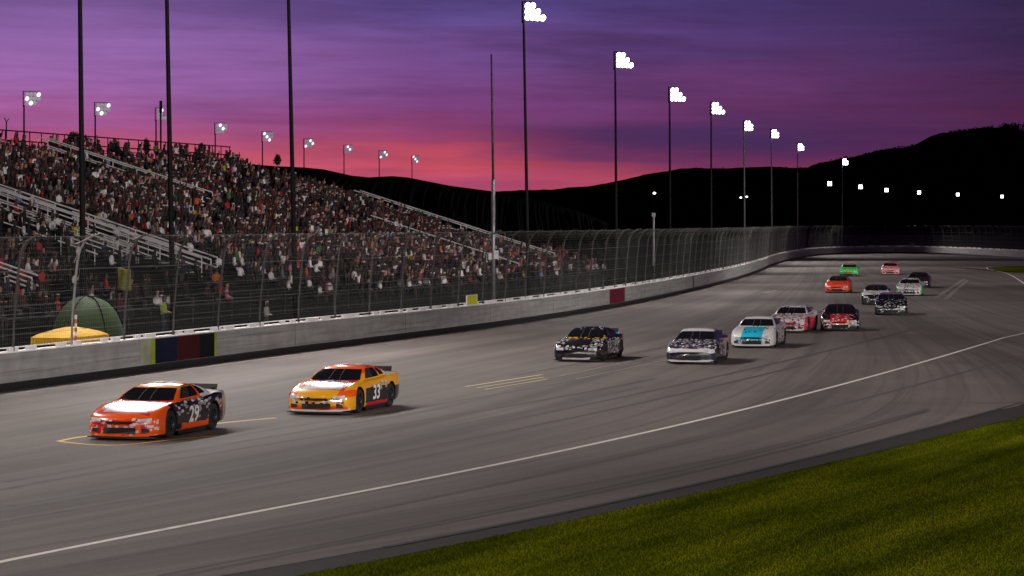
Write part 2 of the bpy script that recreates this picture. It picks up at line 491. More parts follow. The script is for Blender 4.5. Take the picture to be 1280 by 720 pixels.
# white blocks and rail on the cap
i0 = wall_arc_at_px(-40); s_ = WARC[i0]
rail = MB(); k = 0
while s_ < WARC[-1] - 40:
    ln = random.choice((0.7, 1.0, 1.4, 0.5)); gap = random.choice((0.4, 0.7, 0.25))
    p, t_ = wall_at(s_ + ln / 2, -0.14, WH + 0.05)
    M = Matrix.Rotation(math.atan2(t_.y, t_.x), 3, 'Z')
    if k % 3 != 2: rail.box(p + Vector((0, 0, 0.065)), (ln, 0.10, 0.13), 0, M)
    s_ += ln + gap; k += 1
rel(rail.build('cap_block', MAT['white'], None), barrier)
p_top = [wall_at(s, -0.2, WH + 0.17)[0] for s in np.arange(WARC[i0], WARC[-1] - 30, 3.0)]
rl = MB(); rl.tube(p_top, 0.022, 6); rel(rl.build('cap_rail', MAT['alu'], None), barrier)

def panel(name, px0, px1, mat, z0=0.28, z1=WH - 0.03, label=None):
    a, b_ = WARC[wall_arc_at_px(px0)], WARC[wall_arc_at_px(px1)]
    # finer: solve by bisection on the pixel column
    def solve(px):
        lo, hi = WARC[wall_arc_at_px(px)] - 4, WARC[wall_arc_at_px(px)] + 4
        for _ in range(30):
            mid = (lo + hi) / 2; p, _t = wall_at(mid, 0.005)
            if 640 + F * p.x / p.y < px: lo = mid
            else: hi = mid
        return lo
    a, b_ = solve(px0), solve(px1)
    cur = [wall_at(s, 0, 0)[0] for s in np.linspace(a, b_, 6)]
    o = sweep(name, cur, [(0.006, z0), (0.006, z1), (-0.02, z1), (-0.02, z0)], mat, None)
    rel(o, barrier)
    if label: o['label'] = label
pc = lambda n, c: plain(n, c, 0.8, 0, 0.2, 1.5, spec=.1)
MAT['p_lime'] = pc('lime_panel_paint', (0.22, 0.30, 0.02)); MAT['p_navy'] = pc('navy_panel_paint', (0.008, 0.010, 0.028)); MAT['p_red'] = pc('dark_red_panel_paint', (0.045, 0.008, 0.008))
MAT['p_black'] = pc('black_panel_paint', (0.008, 0.007, 0.010)); MAT['p_maroon'] = pc('maroon_panel_paint', (0.11, 0.012, 0.025)); MAT['p_pale'] = pc('pale_green_panel_paint', (0.27, 0.29, 0.20))
panel('painted_panel', 176, 189, MAT['p_pale']); panel('painted_panel', 189.2, 194, MAT['p_lime'], label='lime green stripe')
panel('painted_panel', 194.2, 222, MAT['p_navy'], label='navy panel'); panel('painted_panel', 222.2, 249, MAT['p_red'], label='dark red panel'); panel('painted_panel', 249.2, 268, MAT['p_black'], label='black panel'); panel('painted_panel', 268.2, 271, MAT['p_lime'])
panel('painted_panel', 762, 781, MAT['p_maroon'], label='maroon panel'); panel('wall_joint', 866, 867.5, MAT['black'])

for q in np.arange(WARC[wall_arc_at_px(-20)], WARC[wall_arc_at_px(1000)], 14.6):
    cur = [wall_at(q, 0, 0)[0], wall_at(q + .010, 0, 0)[0], wall_at(q + .020, 0, 0)[0]]
    rel(sweep('wall_joint', cur, [(0.004, .28), (0.004, WH - .03), (-.02, WH - .03), (-.02, .28)], MAT['black'], None), barrier)

# ------------------------------------------------------------------ catch fence
PROF = [(-0.12, WH + 0.05), (-0.09, WH + 1.0), (0.0, WH + 2.0), (0.09, WH + 2.9), (0.20, WH + 3.4), (0.42, WH + 3.75), (0.75, WH + 3.95)]
def prof_pt(h):
    zs = [z for _, z in PROF]; return np.interp(h, zs, [a for a, _ in PROF])
def fence(label, s0, s1, step):
    root = empty('catch_fence', wall_at(s0)[0]); tag(root, label, 'fence')
    ss = np.arange(s0, s1, step)
    P0, T0 = wall_at(ss[0]); proto = None
    mb = MB(); mb.tube([(0, -a, z) for a, z in PROF], 0.043, 7)
    mb.tube([(0, -0.05, WH + 3.62), (0, -0.42, WH + 3.78), (0, -0.98, WH + 3.99)], 0.022, 6)
    mb.tube([(0, 0.02, WH + 2.95), (0, -0.15, WH + 3.33)], 0.02, 5)
    pm = mb.mesh('fence_post')
    pm.materials.append(MAT['fence_post'])
    for s in ss:
        p, t_ = wall_at(s)
        o = bpy.data.objects.new('fence_post', pm); col.objects.link(o)
        if abs(640 + F * p.x / p.y - 97) < 26 and 'lit' not in globals():
            globals()['lit'] = 1; o.material_slots[0].link = 'OBJECT'; o.material_slots[0].material = MAT['alu_dull']; o['label'] = 'bright metal post, lit look in its colour'  # this one post's lit look is put into a paler material
        o.parent = root; o.location = p - root.location; o.rotation_euler = (R(random.uniform(-0.6, 0.6)), 0, math.atan2(t_.y, t_.x))
    # wires: real thin strands
    vs, fs = [], []
    def strand(pts, r):
        n0 = len(vs)
        for i, p in enumerate(pts):
            t_ = (pts[min(i + 1, len(pts) - 1)] - pts[max(i - 1, 0)]).normalized()
            a = t_.cross(Vector((0.3, 0.2, 0.93))).normalized(); b_ = t_.cross(a)
            for q in (0, 2.094, 4.189): vs.append(p + a * math.cos(q) * r + b_ * math.sin(q) * r)
        for i in range(len(pts) - 1):
            for q in range(3): fs.append((n0 + i * 3 + q, n0 + i * 3 + (q + 1) % 3, n0 + i * 3 + 3 + (q + 1) % 3, n0 + i * 3 + 3 + q))
    heights = [WH + 0.1, WH + 1.0, WH + 2.0, WH + 2.9, WH + 3.35, WH + 3.7, WH + 3.93]
    for s in np.arange(s0, ss[-1], 0.16):
        base, t_ = wall_at(s); side = Vector((t_.y, -t_.x, 0))
        strand([base + side * prof_pt(h) + Vector((0, 0, h)) for h in heights], 0.0021)
    for h in np.arange(WH + 0.15, WH + 3.95, 0.16):
        strand([wall_at(s, prof_pt(h), h)[0] for s in np.arange(s0, ss[-1] + 0.1, 2.0)], 0.0021)
    me = bpy.data.meshes.new('wire_mesh'); me.from_pydata([tuple(v) for v in vs], [], fs)
    rel(link('wire_mesh', me, MAT['wire']), root)
    for h, r_ in ((WH + 0.6, 0.008), (WH + 1.3, 0.008), (WH + 2.0, 0.009), (WH + 2.75, 0.010), (WH + 3.9, 0.014)):
        mb = MB(); pts = []
        for k, s in enumerate(np.arange(s0, ss[-1] + 0.1, 2.4)):
            pts.append(wall_at(s, prof_pt(h) + 0.03, h - (0.02 if k % 2 else 0))[0])
        mb.tube(pts, r_ * .7, 5); rel(mb.build('cable', MAT['wire'], None), root)
sA = WARC[wall_arc_at_px(22)] - 9.6
sM = WARC[wall_arc_at_px(1010)]
fence('tall curved catch fence of wire mesh on steel posts above the long straight wall', sA, sM, 4.55)
fence('distant catch fence of wire mesh above the wall around the far turn', sM + 1.0, WARC[-1] - 60, 5.2)

# ------------------------------------------------------------------ grandstand
ROWS, RD, RR, Z0, L0 = 38, 0.80, 0.247, 1.22, -49.4
SA, SB = 98.0, 199.0
stand = empty('grandstand', sl(SA, L0)); tag(stand, 'long steep grandstand packed with spectators behind the catch fence', 'grandstand')
deck = MB()
prof = []
for r in range(ROWS):
    l = L0 - r * RD; z = Z0 + r * RR
    prof += [(l, z - RR), (l, z)]
prof += [(L0 - ROWS * RD, Z0 + (ROWS - 1) * RR), (L0 - ROWS * RD, Z0 + (ROWS - 1) * RR - 0.6), (L0, Z0 - 0.7)]
deck.loft([[sl(SA, l, z) for l, z in prof], [sl(SB, l, z) for l, z in prof]])
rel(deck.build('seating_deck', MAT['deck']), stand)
AISLES = (108.0, 132.0, 163.0, 181.5, 197.2)
def blocks():
    ed = [SA] + [a for a in AISLES] + [SB]
    out = []
    for i in range(len(ed) - 1):
        a, b_ = ed[i] + (0.8 if i else 0), ed[i + 1] - 0.8
        if b_ - a > 1: out.append((a, b_))
    return out
for r in range(ROWS):
    mb = MB()
    for a, b_ in blocks():
        c = sl((a + b_) / 2, L0 - r * RD - 0.55, Z0 + r * RR + 0.42)
        mb.box(c, (b_ - a, 0.26, 0.04), 0, Matrix.Rotation(math.atan2(U.y, U.x), 3, 'Z'))
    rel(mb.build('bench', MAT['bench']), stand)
# structure below
for s in np.arange(SA + 2, SB, 7.0):
    for l in (L0 - 3.5, L0 - 12, L0 - 21, L0 - 29):
        zt = Z0 + (-(l - L0)) / RD * RR - 0.5
        mb = MB(); mb.tube([sl(s, l, -0.05), sl(s, l, zt)], 0.09, 6)
        rel(mb.build('support_post', MAT['steel_dark']), stand)
    mb = MB(); mb.tube([sl(s, L0 - 3.5, 0.1), sl(s, L0 - 12, Z0 + 12 / RD * RR - 0.7)], 0.05, 5)
    rel(mb.build('support_brace', MAT['steel_dark']), stand)
# aisle stairs with their handrails
def aisle(s, r0, r1, rails, bright):
    st = MB()
    for r in range(r0, r1):
        for h in (0, 1):
            c = sl(s, L0 - r * RD - 0.2 - 0.4 * h, Z0 + r * RR + 0.125 * h + 0.01)
            st.box(c, (1.1, 0.3, 0.05), 0, Matrix.Rotation(math.atan2(U.y, U.x), 3, 'Z'))
    stair = rel(st.build('aisle_stairs', MAT['bench'] if not bright else MAT['alu']), stand)
    for off, hs in rails:
        mb = MB()
        for h in hs:
            a = sl(s + off, L0 - r0 * RD, Z0 + r0 * RR + h); b_ = sl(s + off, L0 - r1 * RD, Z0 + r1 * RR + h)
            mb.tube([a, b_], 0.045, 6)
        for r in range(r0, r1 + 1, 3):
            mb.tube([sl(s + off, L0 - r * RD, Z0 + r * RR), sl(s + off, L0 - r * RD, Z0 + r * RR + max(hs))], 0.03, 5)
        o = mb.build('handrail', MAT['alu'])
        o.parent = stair; o.matrix_parent_inverse = Matrix.Identity(4)
aisle(108.0, 4, 30, [(-0.6, (0.95, 0.5)), (0.6, (0.95, 0.5))], False)
aisle(132.0, 6, 30, [(-1.1, (1.05, 0.55)), (0.2, (0.95,)), (1.1, (1.05, 0.5))], True)
for off in (-2.3, -3.1, -3.9, -6.0, -8.4, 2.4):
    r_ = random.uniform(8, 10)
    while r_ < 23:
        ln = random.uniform(1.5, 4.5); dash = MB()
        for h in ((.42, .72) if off > -4 else (.5,)):
            dash.tube([sl(132 + off, L0 - r_ * RD, Z0 + r_ * RR + h), sl(132 + off, L0 - (r_ + ln) * RD, Z0 + (r_ + ln) * RR + h)], .04, 6)
        for q in (r_ + .2, r_ + ln - .2): dash.tube([sl(132 + off, L0 - q * RD, Z0 + q * RR - .2), sl(132 + off, L0 - q * RD, Z0 + q * RR + .73)], .025, 5)
        rel(dash.build('rail_run', MAT['alu']), stand)
        r_ += ln + random.uniform(.5, 2.2)
aisle(163.0, 22, 37, [(-0.8, (1.05, 0.55)), (0.7, (1.0, .5))], True)
aisle(181.5, 2, 16, [(0.7, (1.0,))], False)
aisle(197.4, 4, 24, [(-0.6, (1.05, 0.55)), (0.9, (1.05,))], True)
mb = MB()
for h in (0.45, 0.95): mb.tube([sl(SA, L0 + 0.1, Z0 + h), sl(SB, L0 + 0.1, Z0 + h)], 0.03, 6)
for s in np.arange(SA, SB + .1, 2.5): mb.tube([sl(s, L0 + 0.1, Z0 - 0.4), sl(s, L0 + 0.1, Z0 + 0.95)], 0.025, 5)
rel(mb.build('front_railing', MAT['fence_post']), stand)
mb = MB(); lb = L0 - ROWS * RD - 0.1; zb = Z0 + ROWS * RR
for h in (0.5, 1.15): mb.tube([sl(SA, lb, zb + h), sl(SB, lb, zb + h)], 0.05, 6)
for k, s in enumerate(np.arange(SA, SB + .1, 1.8)): mb.tube([sl(s, lb, zb - 0.6), sl(s, lb, zb + 1.15)], 0.04, 5)
rel(mb.build('top_railing', MAT['steel_dark']), stand)

# ------------------------------------------------------------------ spectators
def skin_body(pose, sub):
    """one continuous seated / standing body grown by a Skin modifier"""
    J = {'pel': (0, 0, 0.46, .15, .12), 'bel': (0, .01, 0.62, .15, .11), 'che': (0, .0, 0.84, .17, .11), 'nec': (0, .02, 1.02, .055, .055), 'hd0': (0, .035, 1.10, .075, .09), 'hd1': (0, .04, 1.22, .085, .10), 'hd2': (0, .03, 1.31, .06, .07)}
    E = [('pel', 'bel'), ('bel', 'che'), ('che', 'nec'), ('nec', 'hd0'), ('hd0', 'hd1'), ('hd1', 'hd2')]
    for s, k in ((-1, 'l'), (1, 'r')):
        J['sh' + k] = (s * .19, 0, .93, .065, .065); E.append(('che', 'sh' + k))
        if pose == 'cheer' or (pose == 'phone' and s > 0):
            J['el' + k] = (s * .30, .10, 1.12, .045, .045); J['wr' + k] = (s * .26, .16, 1.36, .035, .035); J['ha' + k] = (s * .25, .17, 1.46, .04, .03)
        else:
            J['el' + k] = (s * .25, .02, .68, .045, .045); J['wr' + k] = (s * .16, .24, .60, .035, .035); J['ha' + k] = (s * .12, .33, .58, .04, .03)
        E += [('sh' + k, 'el' + k), ('el' + k, 'wr' + k), ('wr' + k, 'ha' + k)]
        if pose == 'stand':
            J['hp' + k] = (s * .10, .0, .42, .10, .10); J['kn' + k] = (s * .10, .02, 0.0, .065, .065); J['an' + k] = (s * .10, -.01, -.38, .045, .045); J['to' + k] = (s * .11, .13, -.43, .04, .03)
        else:
            J['hp' + k] = (s * .10, .10, .45, .095, .09); J['kn' + k] = (s * .13, .46, .46, .065, .065); J['an' + k] = (s * .13, .42, .07, .045, .045); J['to' + k] = (s * .13, .56, .04, .04, .03)
        E += [('pel', 'hp' + k), ('hp' + k, 'kn' + k), ('kn' + k, 'an' + k), ('an' + k, 'to' + k)]
    names = list(J); me = bpy.data.meshes.new('person_skeleton')
    me.from_pydata([J[n][:3] for n in names], [(names.index(a), names.index(b_)) for a, b_ in E], [])
    o = bpy.data.objects.new('person_skeleton', me); col.objects.link(o)
    o.modifiers.new('skin', 'SKIN')
    for i, n in enumerate(names):
        me.skin_vertices[0].data[i].radius = J[n][3:]
    me.skin_vertices[0].data[0].use_root = True
    if sub:
        sm = o.modifiers.new('sub', 'SUBSURF'); sm.levels = sub; sm.render_levels = sub
    dg = bpy.context.evaluated_depsgraph_get(); dg.update()
    out = bpy.data.meshes.new_from_object(o.evaluated_get(dg))
    bpy.data.objects.remove(o); bpy.data.meshes.remove(me)
    # 0 shirt 1 skin 2 trousers 3 hair
    for p in out.polygons:
        c = p.center; p.use_smooth = True
        z = c.z
        if z > 1.03: p.material_index = 3 if (z > 1.25 or (c.y < 0.0 and z > 1.1)) else 1
        elif abs(c.x) > 0.10 and c.y > 0.22 and z > 0.52: p.material_index = 1
        elif z < 0.56 or (c.y > .15 and z < .56): p.material_index = 2
        else: p.material_index = 0
        if pose in ('cheer', 'phone') and abs(c.x) > 0.2 and z > 1.08: p.material_index = 1
    return out

def objcol(name, rough):
    m = bpy.data.materials.new(name); t = NT(m); b = t.n['Principled BSDF']
    oi = t.node('ShaderNodeObjectInfo'); tc = t.node('ShaderNodeTexCoord').outputs['Object']
    t.l.new(t.mix(t.maprange(t.noise(tc, 6, 3), .3, .7, 0, .35), oi.outputs['Color'], (0.02, 0.02, 0.02, 1)), b.inputs['Base Color']); b.inputs['Roughness'].default_value = rough
    return m
MAT['shirt'] = objcol('shirt_cloth', 0.85)
def rndcol(name, stops):
    m = bpy.data.materials.new(name); t = NT(m); b = t.n['Principled BSDF']
    oi = t.node('ShaderNodeObjectInfo'); t.l.new(t.ramp(oi.outputs['Random'], stops, 'CONSTANT'), b.inputs['Base Color']); b.inputs['Roughness'].default_value = 0.8
    return m
MAT['skin'] = rndcol('skin', [(0, (.30, .17, .13, 1)), (.2, (.09, .045, .035, 1)), (.5, (.045, .022, .018, 1))])
MAT['trousers'] = rndcol('trousers', [(0, (.01, .012, .02, 1)), (.4, (.02, .02, .022, 1)), (.8, (.06, .05, .04, 1))])
MAT['hair'] = rndcol('hair_or_cap', [(0, (.015, .01, .008, 1)), (.35, (.03, .02, .015, 1)), (.75, (.5, .48, .46, 1)), (.85, (.25, .02, .02, 1)), (.92, (.02, .03, .08, 1))])
PM = [MAT['shirt'], MAT['skin'], MAT['trousers'], MAT['hair']]
bodies = [skin_body(p, 1) for p in ('sit', 'phone', 'cheer')]
for bme in bodies:
    for m_ in PM: bme.materials.append(m_)
standing = skin_body('stand', 2)
for m_ in PM: standing.materials.append(m_)
low = [skin_body(p, 0) for p in ('sit', 'phone', 'cheer', 'sit')]

COLS = {'white': (.82, .77, .77), 'black': (.008, .007, .008), 'red': (.42, .02, .035), 'grey': (.17, .155, .16), 'navy blue': (.010, .012, .032), 'dark brown': (.035, .014, .016), 'yellow': (.55, .42, .03), 'orange': (.55, .13, .02), 'green': (.06, .16, .04), 'pink': (.5, .16, .22), 'light blue': (.22, .3, .5), 'maroon': (.13, .012, .03)}
WTS = {'white': .29, 'black': .62, 'red': .10, 'grey': .05, 'navy blue': .10, 'dark brown': .10, 'yellow': .018, 'orange': .022, 'green': .02, 'pink': .05, 'light blue': .02, 'maroon': .05}
cn = list(COLS); cw = np.array([WTS[c] for c in cn]); cw /= cw.sum()
seats = []
for r in range(ROWS):
    for a, b_ in blocks():
        s = a + 0.3
        while s < b_ - 0.2:
            p = sl(s + random.uniform(-.08, .08), L0 - r * RD - 0.55, Z0 + r * RR + 0.0)
            px = 640 + F * p.x / p.y
            clump = math.sin(s * .55 + r * .35) + math.sin(s * .21 - r * .6 + 1.3) + math.sin(s * 1.1 + r * .9)
            occ = 0.68 + .22 * clump
            if r > 27: occ *= 0.7  # top rows thinned: dark gaps stand in for light falling off up there
            if r > 32: occ *= 0.5
            if 116 < s < 136 and r < 23: occ *= 0.36
            if s < 152 and r < 9: occ *= 0.5
            elif r < 2: occ *= 0.7
            if px > -12 and random.random() < occ: seats.append((p, r, s))
            s += 0.55
sB = WARC[wall_arc_at_px(652)]
low_st = empty('bleachers', wall_at(sB, -10)[0]); tag(low_st, 'low bleachers with spectators continuing past the end of the grandstand behind the fence', 'bleachers')
NB = 12
mb = MB(); prof = []
for r in range(NB): prof += [(-9.2 - r * RD, 1.0 + (r - 1) * RR), (-9.2 - r * RD, 1.0 + r * RR)]
prof += [(-9.2 - NB * RD, 1.0 + (NB - 1) * RR), (-9.2 - NB * RD, -.05), (-9.2, -.05)]
mb.loft([[wall_at(q, a, z)[0] for a, z in prof] for q in np.arange(sB + 12, sB + 92, 4.0)])
rel(mb.build('seating_deck', MAT['deck']), low_st)
for r in range(NB):
    mb = MB(); mb.loft([[wall_at(q, -9.2 - r * RD - a, 1.0 + r * RR + z)[0] for a, z in ((.42, .38), (.68, .38), (.68, .42), (.42, .42))] for q in np.arange(sB + 12, sB + 90, 4.0)])
    rel(mb.build('bench', MAT['bench']), low_st)
    for q in np.arange(sB + 12.5, sB + 88, .6):
        if random.random() < .66 - .35 * (q - sB) / 90 and r < NB - (q - sB) / 16: seats.append((wall_at(q, -9.2 - r * RD - .55, 1.0 + r * RR)[0], r, q + 100))
mb = MB()
for h in (.5, 1.0): mb.tube([wall_at(q, -9.2 - NB * RD, 1.0 + (NB - 1) * RR + h)[0] for q in np.arange(sB + 12, sB + 90, 4.0)], .03, 5)
for q in np.arange(sB + 12, sB + 90, 4.0): mb.tube([wall_at(q, -9.2 - NB * RD, .9 + (NB - 1) * RR)[0], wall_at(q, -9.2 - NB * RD, 1.0 + (NB - 1) * RR + 1.0)[0]], .025, 5)
rel(mb.build('top_railing', MAT['alu_dull']), low_st)
seats.sort(key=lambda q: q[0].y)
face = math.atan2(N.y, N.x) - math.pi / 2
near = [q for q in seats if 640 + F * (q[0].x) / q[0].y > 2][:300]
near_set = set(id(q) for q in near)
first = [None] * 3
for (p, r, s) in near:
    c = cn[rng.choice(len(cn), p=cw)]
    k = 0 if random.random() < .8 else random.choice((1, 2))
    o = bpy.data.objects.new('person', bodies[k]); col.objects.link(o)
    o.location = p; o.rotation_euler = (0, 0, face + random.uniform(-.5, .5)); sc_ = random.uniform(.9, 1.05); o.scale = (sc_,) * 3
    o.color = COLS[c] + (1,)
    pose = ('seated', 'raising one arm', 'raising both arms')[k]
    tag(o, f'spectator in {c} shirt {pose} at the near end of the grandstand', 'person', f'spectators in {c} shirts, {pose}')
# the rest of the crowd: one object
def crowd(rest):
    data = []
    for lo in low:
        n = len(lo.vertices); co = np.zeros(n * 3, np.float32); lo.vertices.foreach_get('co', co)
        bm = bmesh.new(); bm.from_mesh(lo); bmesh.ops.triangulate(bm, faces=bm.faces)
        tri = np.array([[v.index for v in f.verts] for f in bm.faces], np.int32); mi = np.array([f.material_index for f in bm.faces], np.int32); bm.free()
        data.append((co.reshape(-1, 3), tri, mi))
    V, T, C = [], [], []; n0 = 0
    skins = [(.30, .17, .13), (.07, .035, .03), (.04, .02, .018), (.03, .015, .012), (.05, .025, .02)]; hairs = [(.015, .01, .008), (.02, .012, .01), (.04, .025, .02), (.5, .48, .46), (.2, .02, .02), (.02, .03, .08)]; trs = [(.01, .012, .02), (.02, .02, .022), (.04, .03, .02)]
    for (p, r, s) in rest:
        co, tri, mi = data[random.choice((0, 0, 0, 0, 1, 2, 3))]
        a = face + random.uniform(-.5, .5); k = random.uniform(.9, 1.05)
        M = np.array([[math.cos(a), -math.sin(a), 0], [math.sin(a), math.cos(a), 0], [0, 0, 1]]) * k
        V.append(co @ M.T + np.array(p[:])); T.append(tri + n0); n0 += len(co)
        pal = np.array([COLS[cn[rng.choice(len(cn), p=cw)]], random.choice(skins), random.choice(trs), random.choice(hairs)], np.float32)
        C.append(pal[mi])
    V = np.concatenate(V).astype(np.float32); T = np.concatenate(T).astype(np.int32); C = np.concatenate(C)
    me = bpy.data.meshes.new('crowd'); nt = len(T)
    me.vertices.add(len(V)); me.vertices.foreach_set('co', V.ravel())
    me.loops.add(nt * 3); me.loops.foreach_set('vertex_index', T.ravel())
    me.polygons.add(nt); me.polygons.foreach_set('loop_start', np.arange(0, nt * 3, 3, dtype=np.int32))
    me.update(calc_edges=True)
    at = me.attributes.new('cloth', 'FLOAT_COLOR', 'FACE'); at.data.foreach_set('color', np.c_[C, np.ones(nt)].astype(np.float32).ravel())
    m = bpy.data.materials.new('crowd_cloth'); t = NT(m); b = t.n['Principled BSDF']
    a_ = t.node('ShaderNodeAttribute', attribute_name='cloth'); t.l.new(a_.outputs['Color'], b.inputs['Base Color']); b.inputs['Roughness'].default_value = .85
    o = link('crowd', me, m); tag(o, 'dense crowd of spectators filling the upper and far seats of the grandstand', 'crowd', kind='stuff')
crowd([q for q in seats if id(q) not in near_set])

# ------------------------------------------------------------------ things behind the fence
def person(label, s, l, z, colr, rz=0.0, pants=None):
    o = bpy.data.objects.new('person', standing); col.objects.link(o)
    o.location = sl(s, l, z + 0.46); o.rotation_euler = (0, 0, face + rz); o.color = colr + (1,)
    tag(o, label, 'person'); return o
def s_at(px, l):
    d = -l / (0.272 - 0.962 * (px - 640) / F); return U.x * (px - 640) * d / F + U.y * d
person('trackside marshal in a yellow green vest standing behind the wall near the painted panels', s_at(204, -42.2), -42.2, 0.95, (.26, .30, .07))
person('person in dark red shirt standing by the fence under the bleachers', s_at(52, -51), -51, 2.0, (.35, .03, .03))
person('person in pale shirt standing on the walkway behind the fence', s_at(333, -46), -46, 0.1, (.35, .33, .3))
# yellow fringed canopy
MAT['yel'] = plain('yellow_canvas', (0.72, 0.40, 0.002), 0.7, 0, 0.15, 3); MAT['green'] = plain('green_tent_cloth', (0.015, 0.036, 0.004), 0.8, 0, 0.25, 2)
sy = s_at(88, -43.6)
can = empty('canopy_tent', sl(sy, -43.6, 0), math.atan2(U.y, U.x)); tag(can, 'low yellow canvas canopy with fringed edge behind the wall', 'canopy')
mb = MB(); w_, h_ = 1.75, 0.8
nx = 24
ring = lambda z, kx, ky: [(-kx, -ky, z), (kx, -ky, z), (kx, ky, z), (-kx, ky, z)]
rr = []
for q in np.linspace(0, 1, 6): rr.append([Vector(p) for p in ring(1.30 + 0.34 * q ** 0.7, w_ * (1 - .82 * q), h_ * (1 - .8 * q))])
mb.loft(rr, cap=True); mb.build('canopy_top', MAT['yel'], can)
mb = MB()
for k in range(40):
    x = -w_ + 2 * w_ * (k + .5) / 40
    for y in (-h_, h_): mb.box((x, y, 1.30 - .13), (2 * w_ / 40 * .72, .012, random.uniform(.2, .28)))
for k in range(14):
    y = -h_ + 2 * h_ * (k + .5) / 14
    for x in (-w_, w_): mb.box((x, y, 1.30 - .13), (.012, 2 * h_ / 14 * .72, .24))
mb.build('fringe', MAT['yel'], can)
for x in (-1, 1):
    for y in (-1, 1):
        mb = MB(); mb.tube([(x * (w_ - .1), y * (h_ - .1), -.06), (x * (w_ - .1), y * (h_ - .1), 1.30)], .03, 6); mb.build('pole', MAT['steel'], can)
# green dome tent
sg = s_at(110, -46.0)
tent = empty('dome_tent', sl(sg, -46.0, 0), math.atan2(U.y, U.x)); tag(tent, 'dark green dome tent behind the fence beside the yellow canopy', 'tent')
mb = MB(); rings = []
for q in np.linspace(0, 1, 12):
    a = q * math.pi / 2
    rings.append([Vector((2.0 * math.cos(a) ** .8 * math.cos(b_), 1.5 * math.cos(a) ** .8 * math.sin(b_), 0.0 + 2.6 * math.sin(a))) * (1 + 0.012 * math.sin(6 * b_)) for b_ in np.linspace(0, 2 * math.pi, 36, endpoint=False)])
mb.loft(rings); mb.build('tent_shell', MAT['green'], tent, True)
mb = MB()
for b_ in (0, math.pi / 3, 2 * math.pi / 3):
    mb.tube([(2.02 * abs(math.cos(a)) ** .8 * math.copysign(1, math.cos(a)) * math.cos(b_), 1.52 * abs(math.cos(a)) ** .8 * math.copysign(1, math.cos(a)) * math.sin(b_), 2.62 * math.sin(a)) for a in np.linspace(0.02, math.pi - .02, 24)], .03, 5)
mb.build('tent_pole', MAT['steel_dark'], tent)
# yellow cloth flag
fl = empty('flag', sl(s_at(146, -47.5), -47.5, 0), -.3); tag(fl, 'small yellow green flag hanging on a pole above the dome tent', 'flag')
mb = MB(); mb.tube([(0, 0, -.06), (0, 0, 3.75)], .03, 6); mb.build('pole', MAT['steel_dark'], fl)
mb = MB(); rs = []
for q in np.linspace(0, 1, 10): rs.append([Vector((0.03 + .62 * u, .06 * math.sin(7 * u + 2 * q), 3.7 - .95 * q - .12 * u)) for u in np.linspace(0, 1, 10)])
mb.loft(rs, closed=False, cap=False); o = mb.build('flag_cloth', plain('olive_yellow_cloth', (.14, .13, .012), .8), fl, True)
so = o.modifiers.new('thick', 'SOLIDIFY'); so.thickness = .01
# striped marker pole
pp, _ = wall_at(WARC[wall_arc_at_px(92)], -0.2, WH + .05)
mk = empty('marker_pole', pp); tag(mk, 'orange and white striped marker pole standing on the near wall', 'marker pole')
mb = MB()
for k in range(7): mb.lathe([(0.0, k * .15), (.045, k * .15), (.045, k * .15 + .148), (0, k * .15 + .148)], 10, k % 2, 'z')
mb.build('pole', [MAT['white'], plain('orange_marker_paint', (.5, .1, .02), .5)], mk)
mb = MB(); mb.box((0, 0, .02), (.25, .2, .04)); mb.box((0, 0, .06), (.14, .14, .05)); mb.build('foot', MAT['white'], mk)
# yellow board on the wall
ia = wall_arc_at_px(592); pp, tt = wall_at(WARC[ia], -0.02, WH + .06)
bd = empty('board_sign', pp, math.atan2(tt.y, tt.x)); tag(bd, 'small yellow board with white edge standing on top of the wall', 'sign')
mb = MB(); mb.box((0, 0, .26), (1.9, .04, .46)); mb.build('panel', plain('yellow_board', (.62, .60, .02), .5, 0, .15, 4), bd)
mb = MB(); mb.box((0, -.012, .505), (1.94, .06, .03)); mb.box((-.965, 0, .25), (.03, .06, .48)); mb.box((.965, 0, .25), (.03, .06, .48)); mb.box((0, 0, .015), (1.9, .06, .03)); mb.build('frame', MAT['white'], bd)

# ------------------------------------------------------------------ light poles
def head_mesh(rows, fw=0.62, fh=0.56):
    pass
floodlight_body = MB(); floodlight_body.lathe([(0.0, -.30), (.12, -.30), (.22, -.12), (.325, 0.0), (.33, .03), (.30, .03), (.22, -.05)], 14, 0, 'y'); FB = floodlight_body.mesh('floodlight'); FB.materials.append(MAT['steel_dark'])
FB.polygons.foreach_set('use_smooth', [True] * len(FB.polygons))
def lens_mesh(mat, name):
    q = MB(); q.lathe([(.325, 0.034), (.25, .10), (.14, .15), (.001, .16)], 16, 0, 'y'); me = q.mesh('lens'); me.materials.append(mat); return me
LENS = {k: lens_mesh(MAT[k], k) for k in ('lamp', 'lamp_far', 'lamp_dim', 'lamp_mid')}

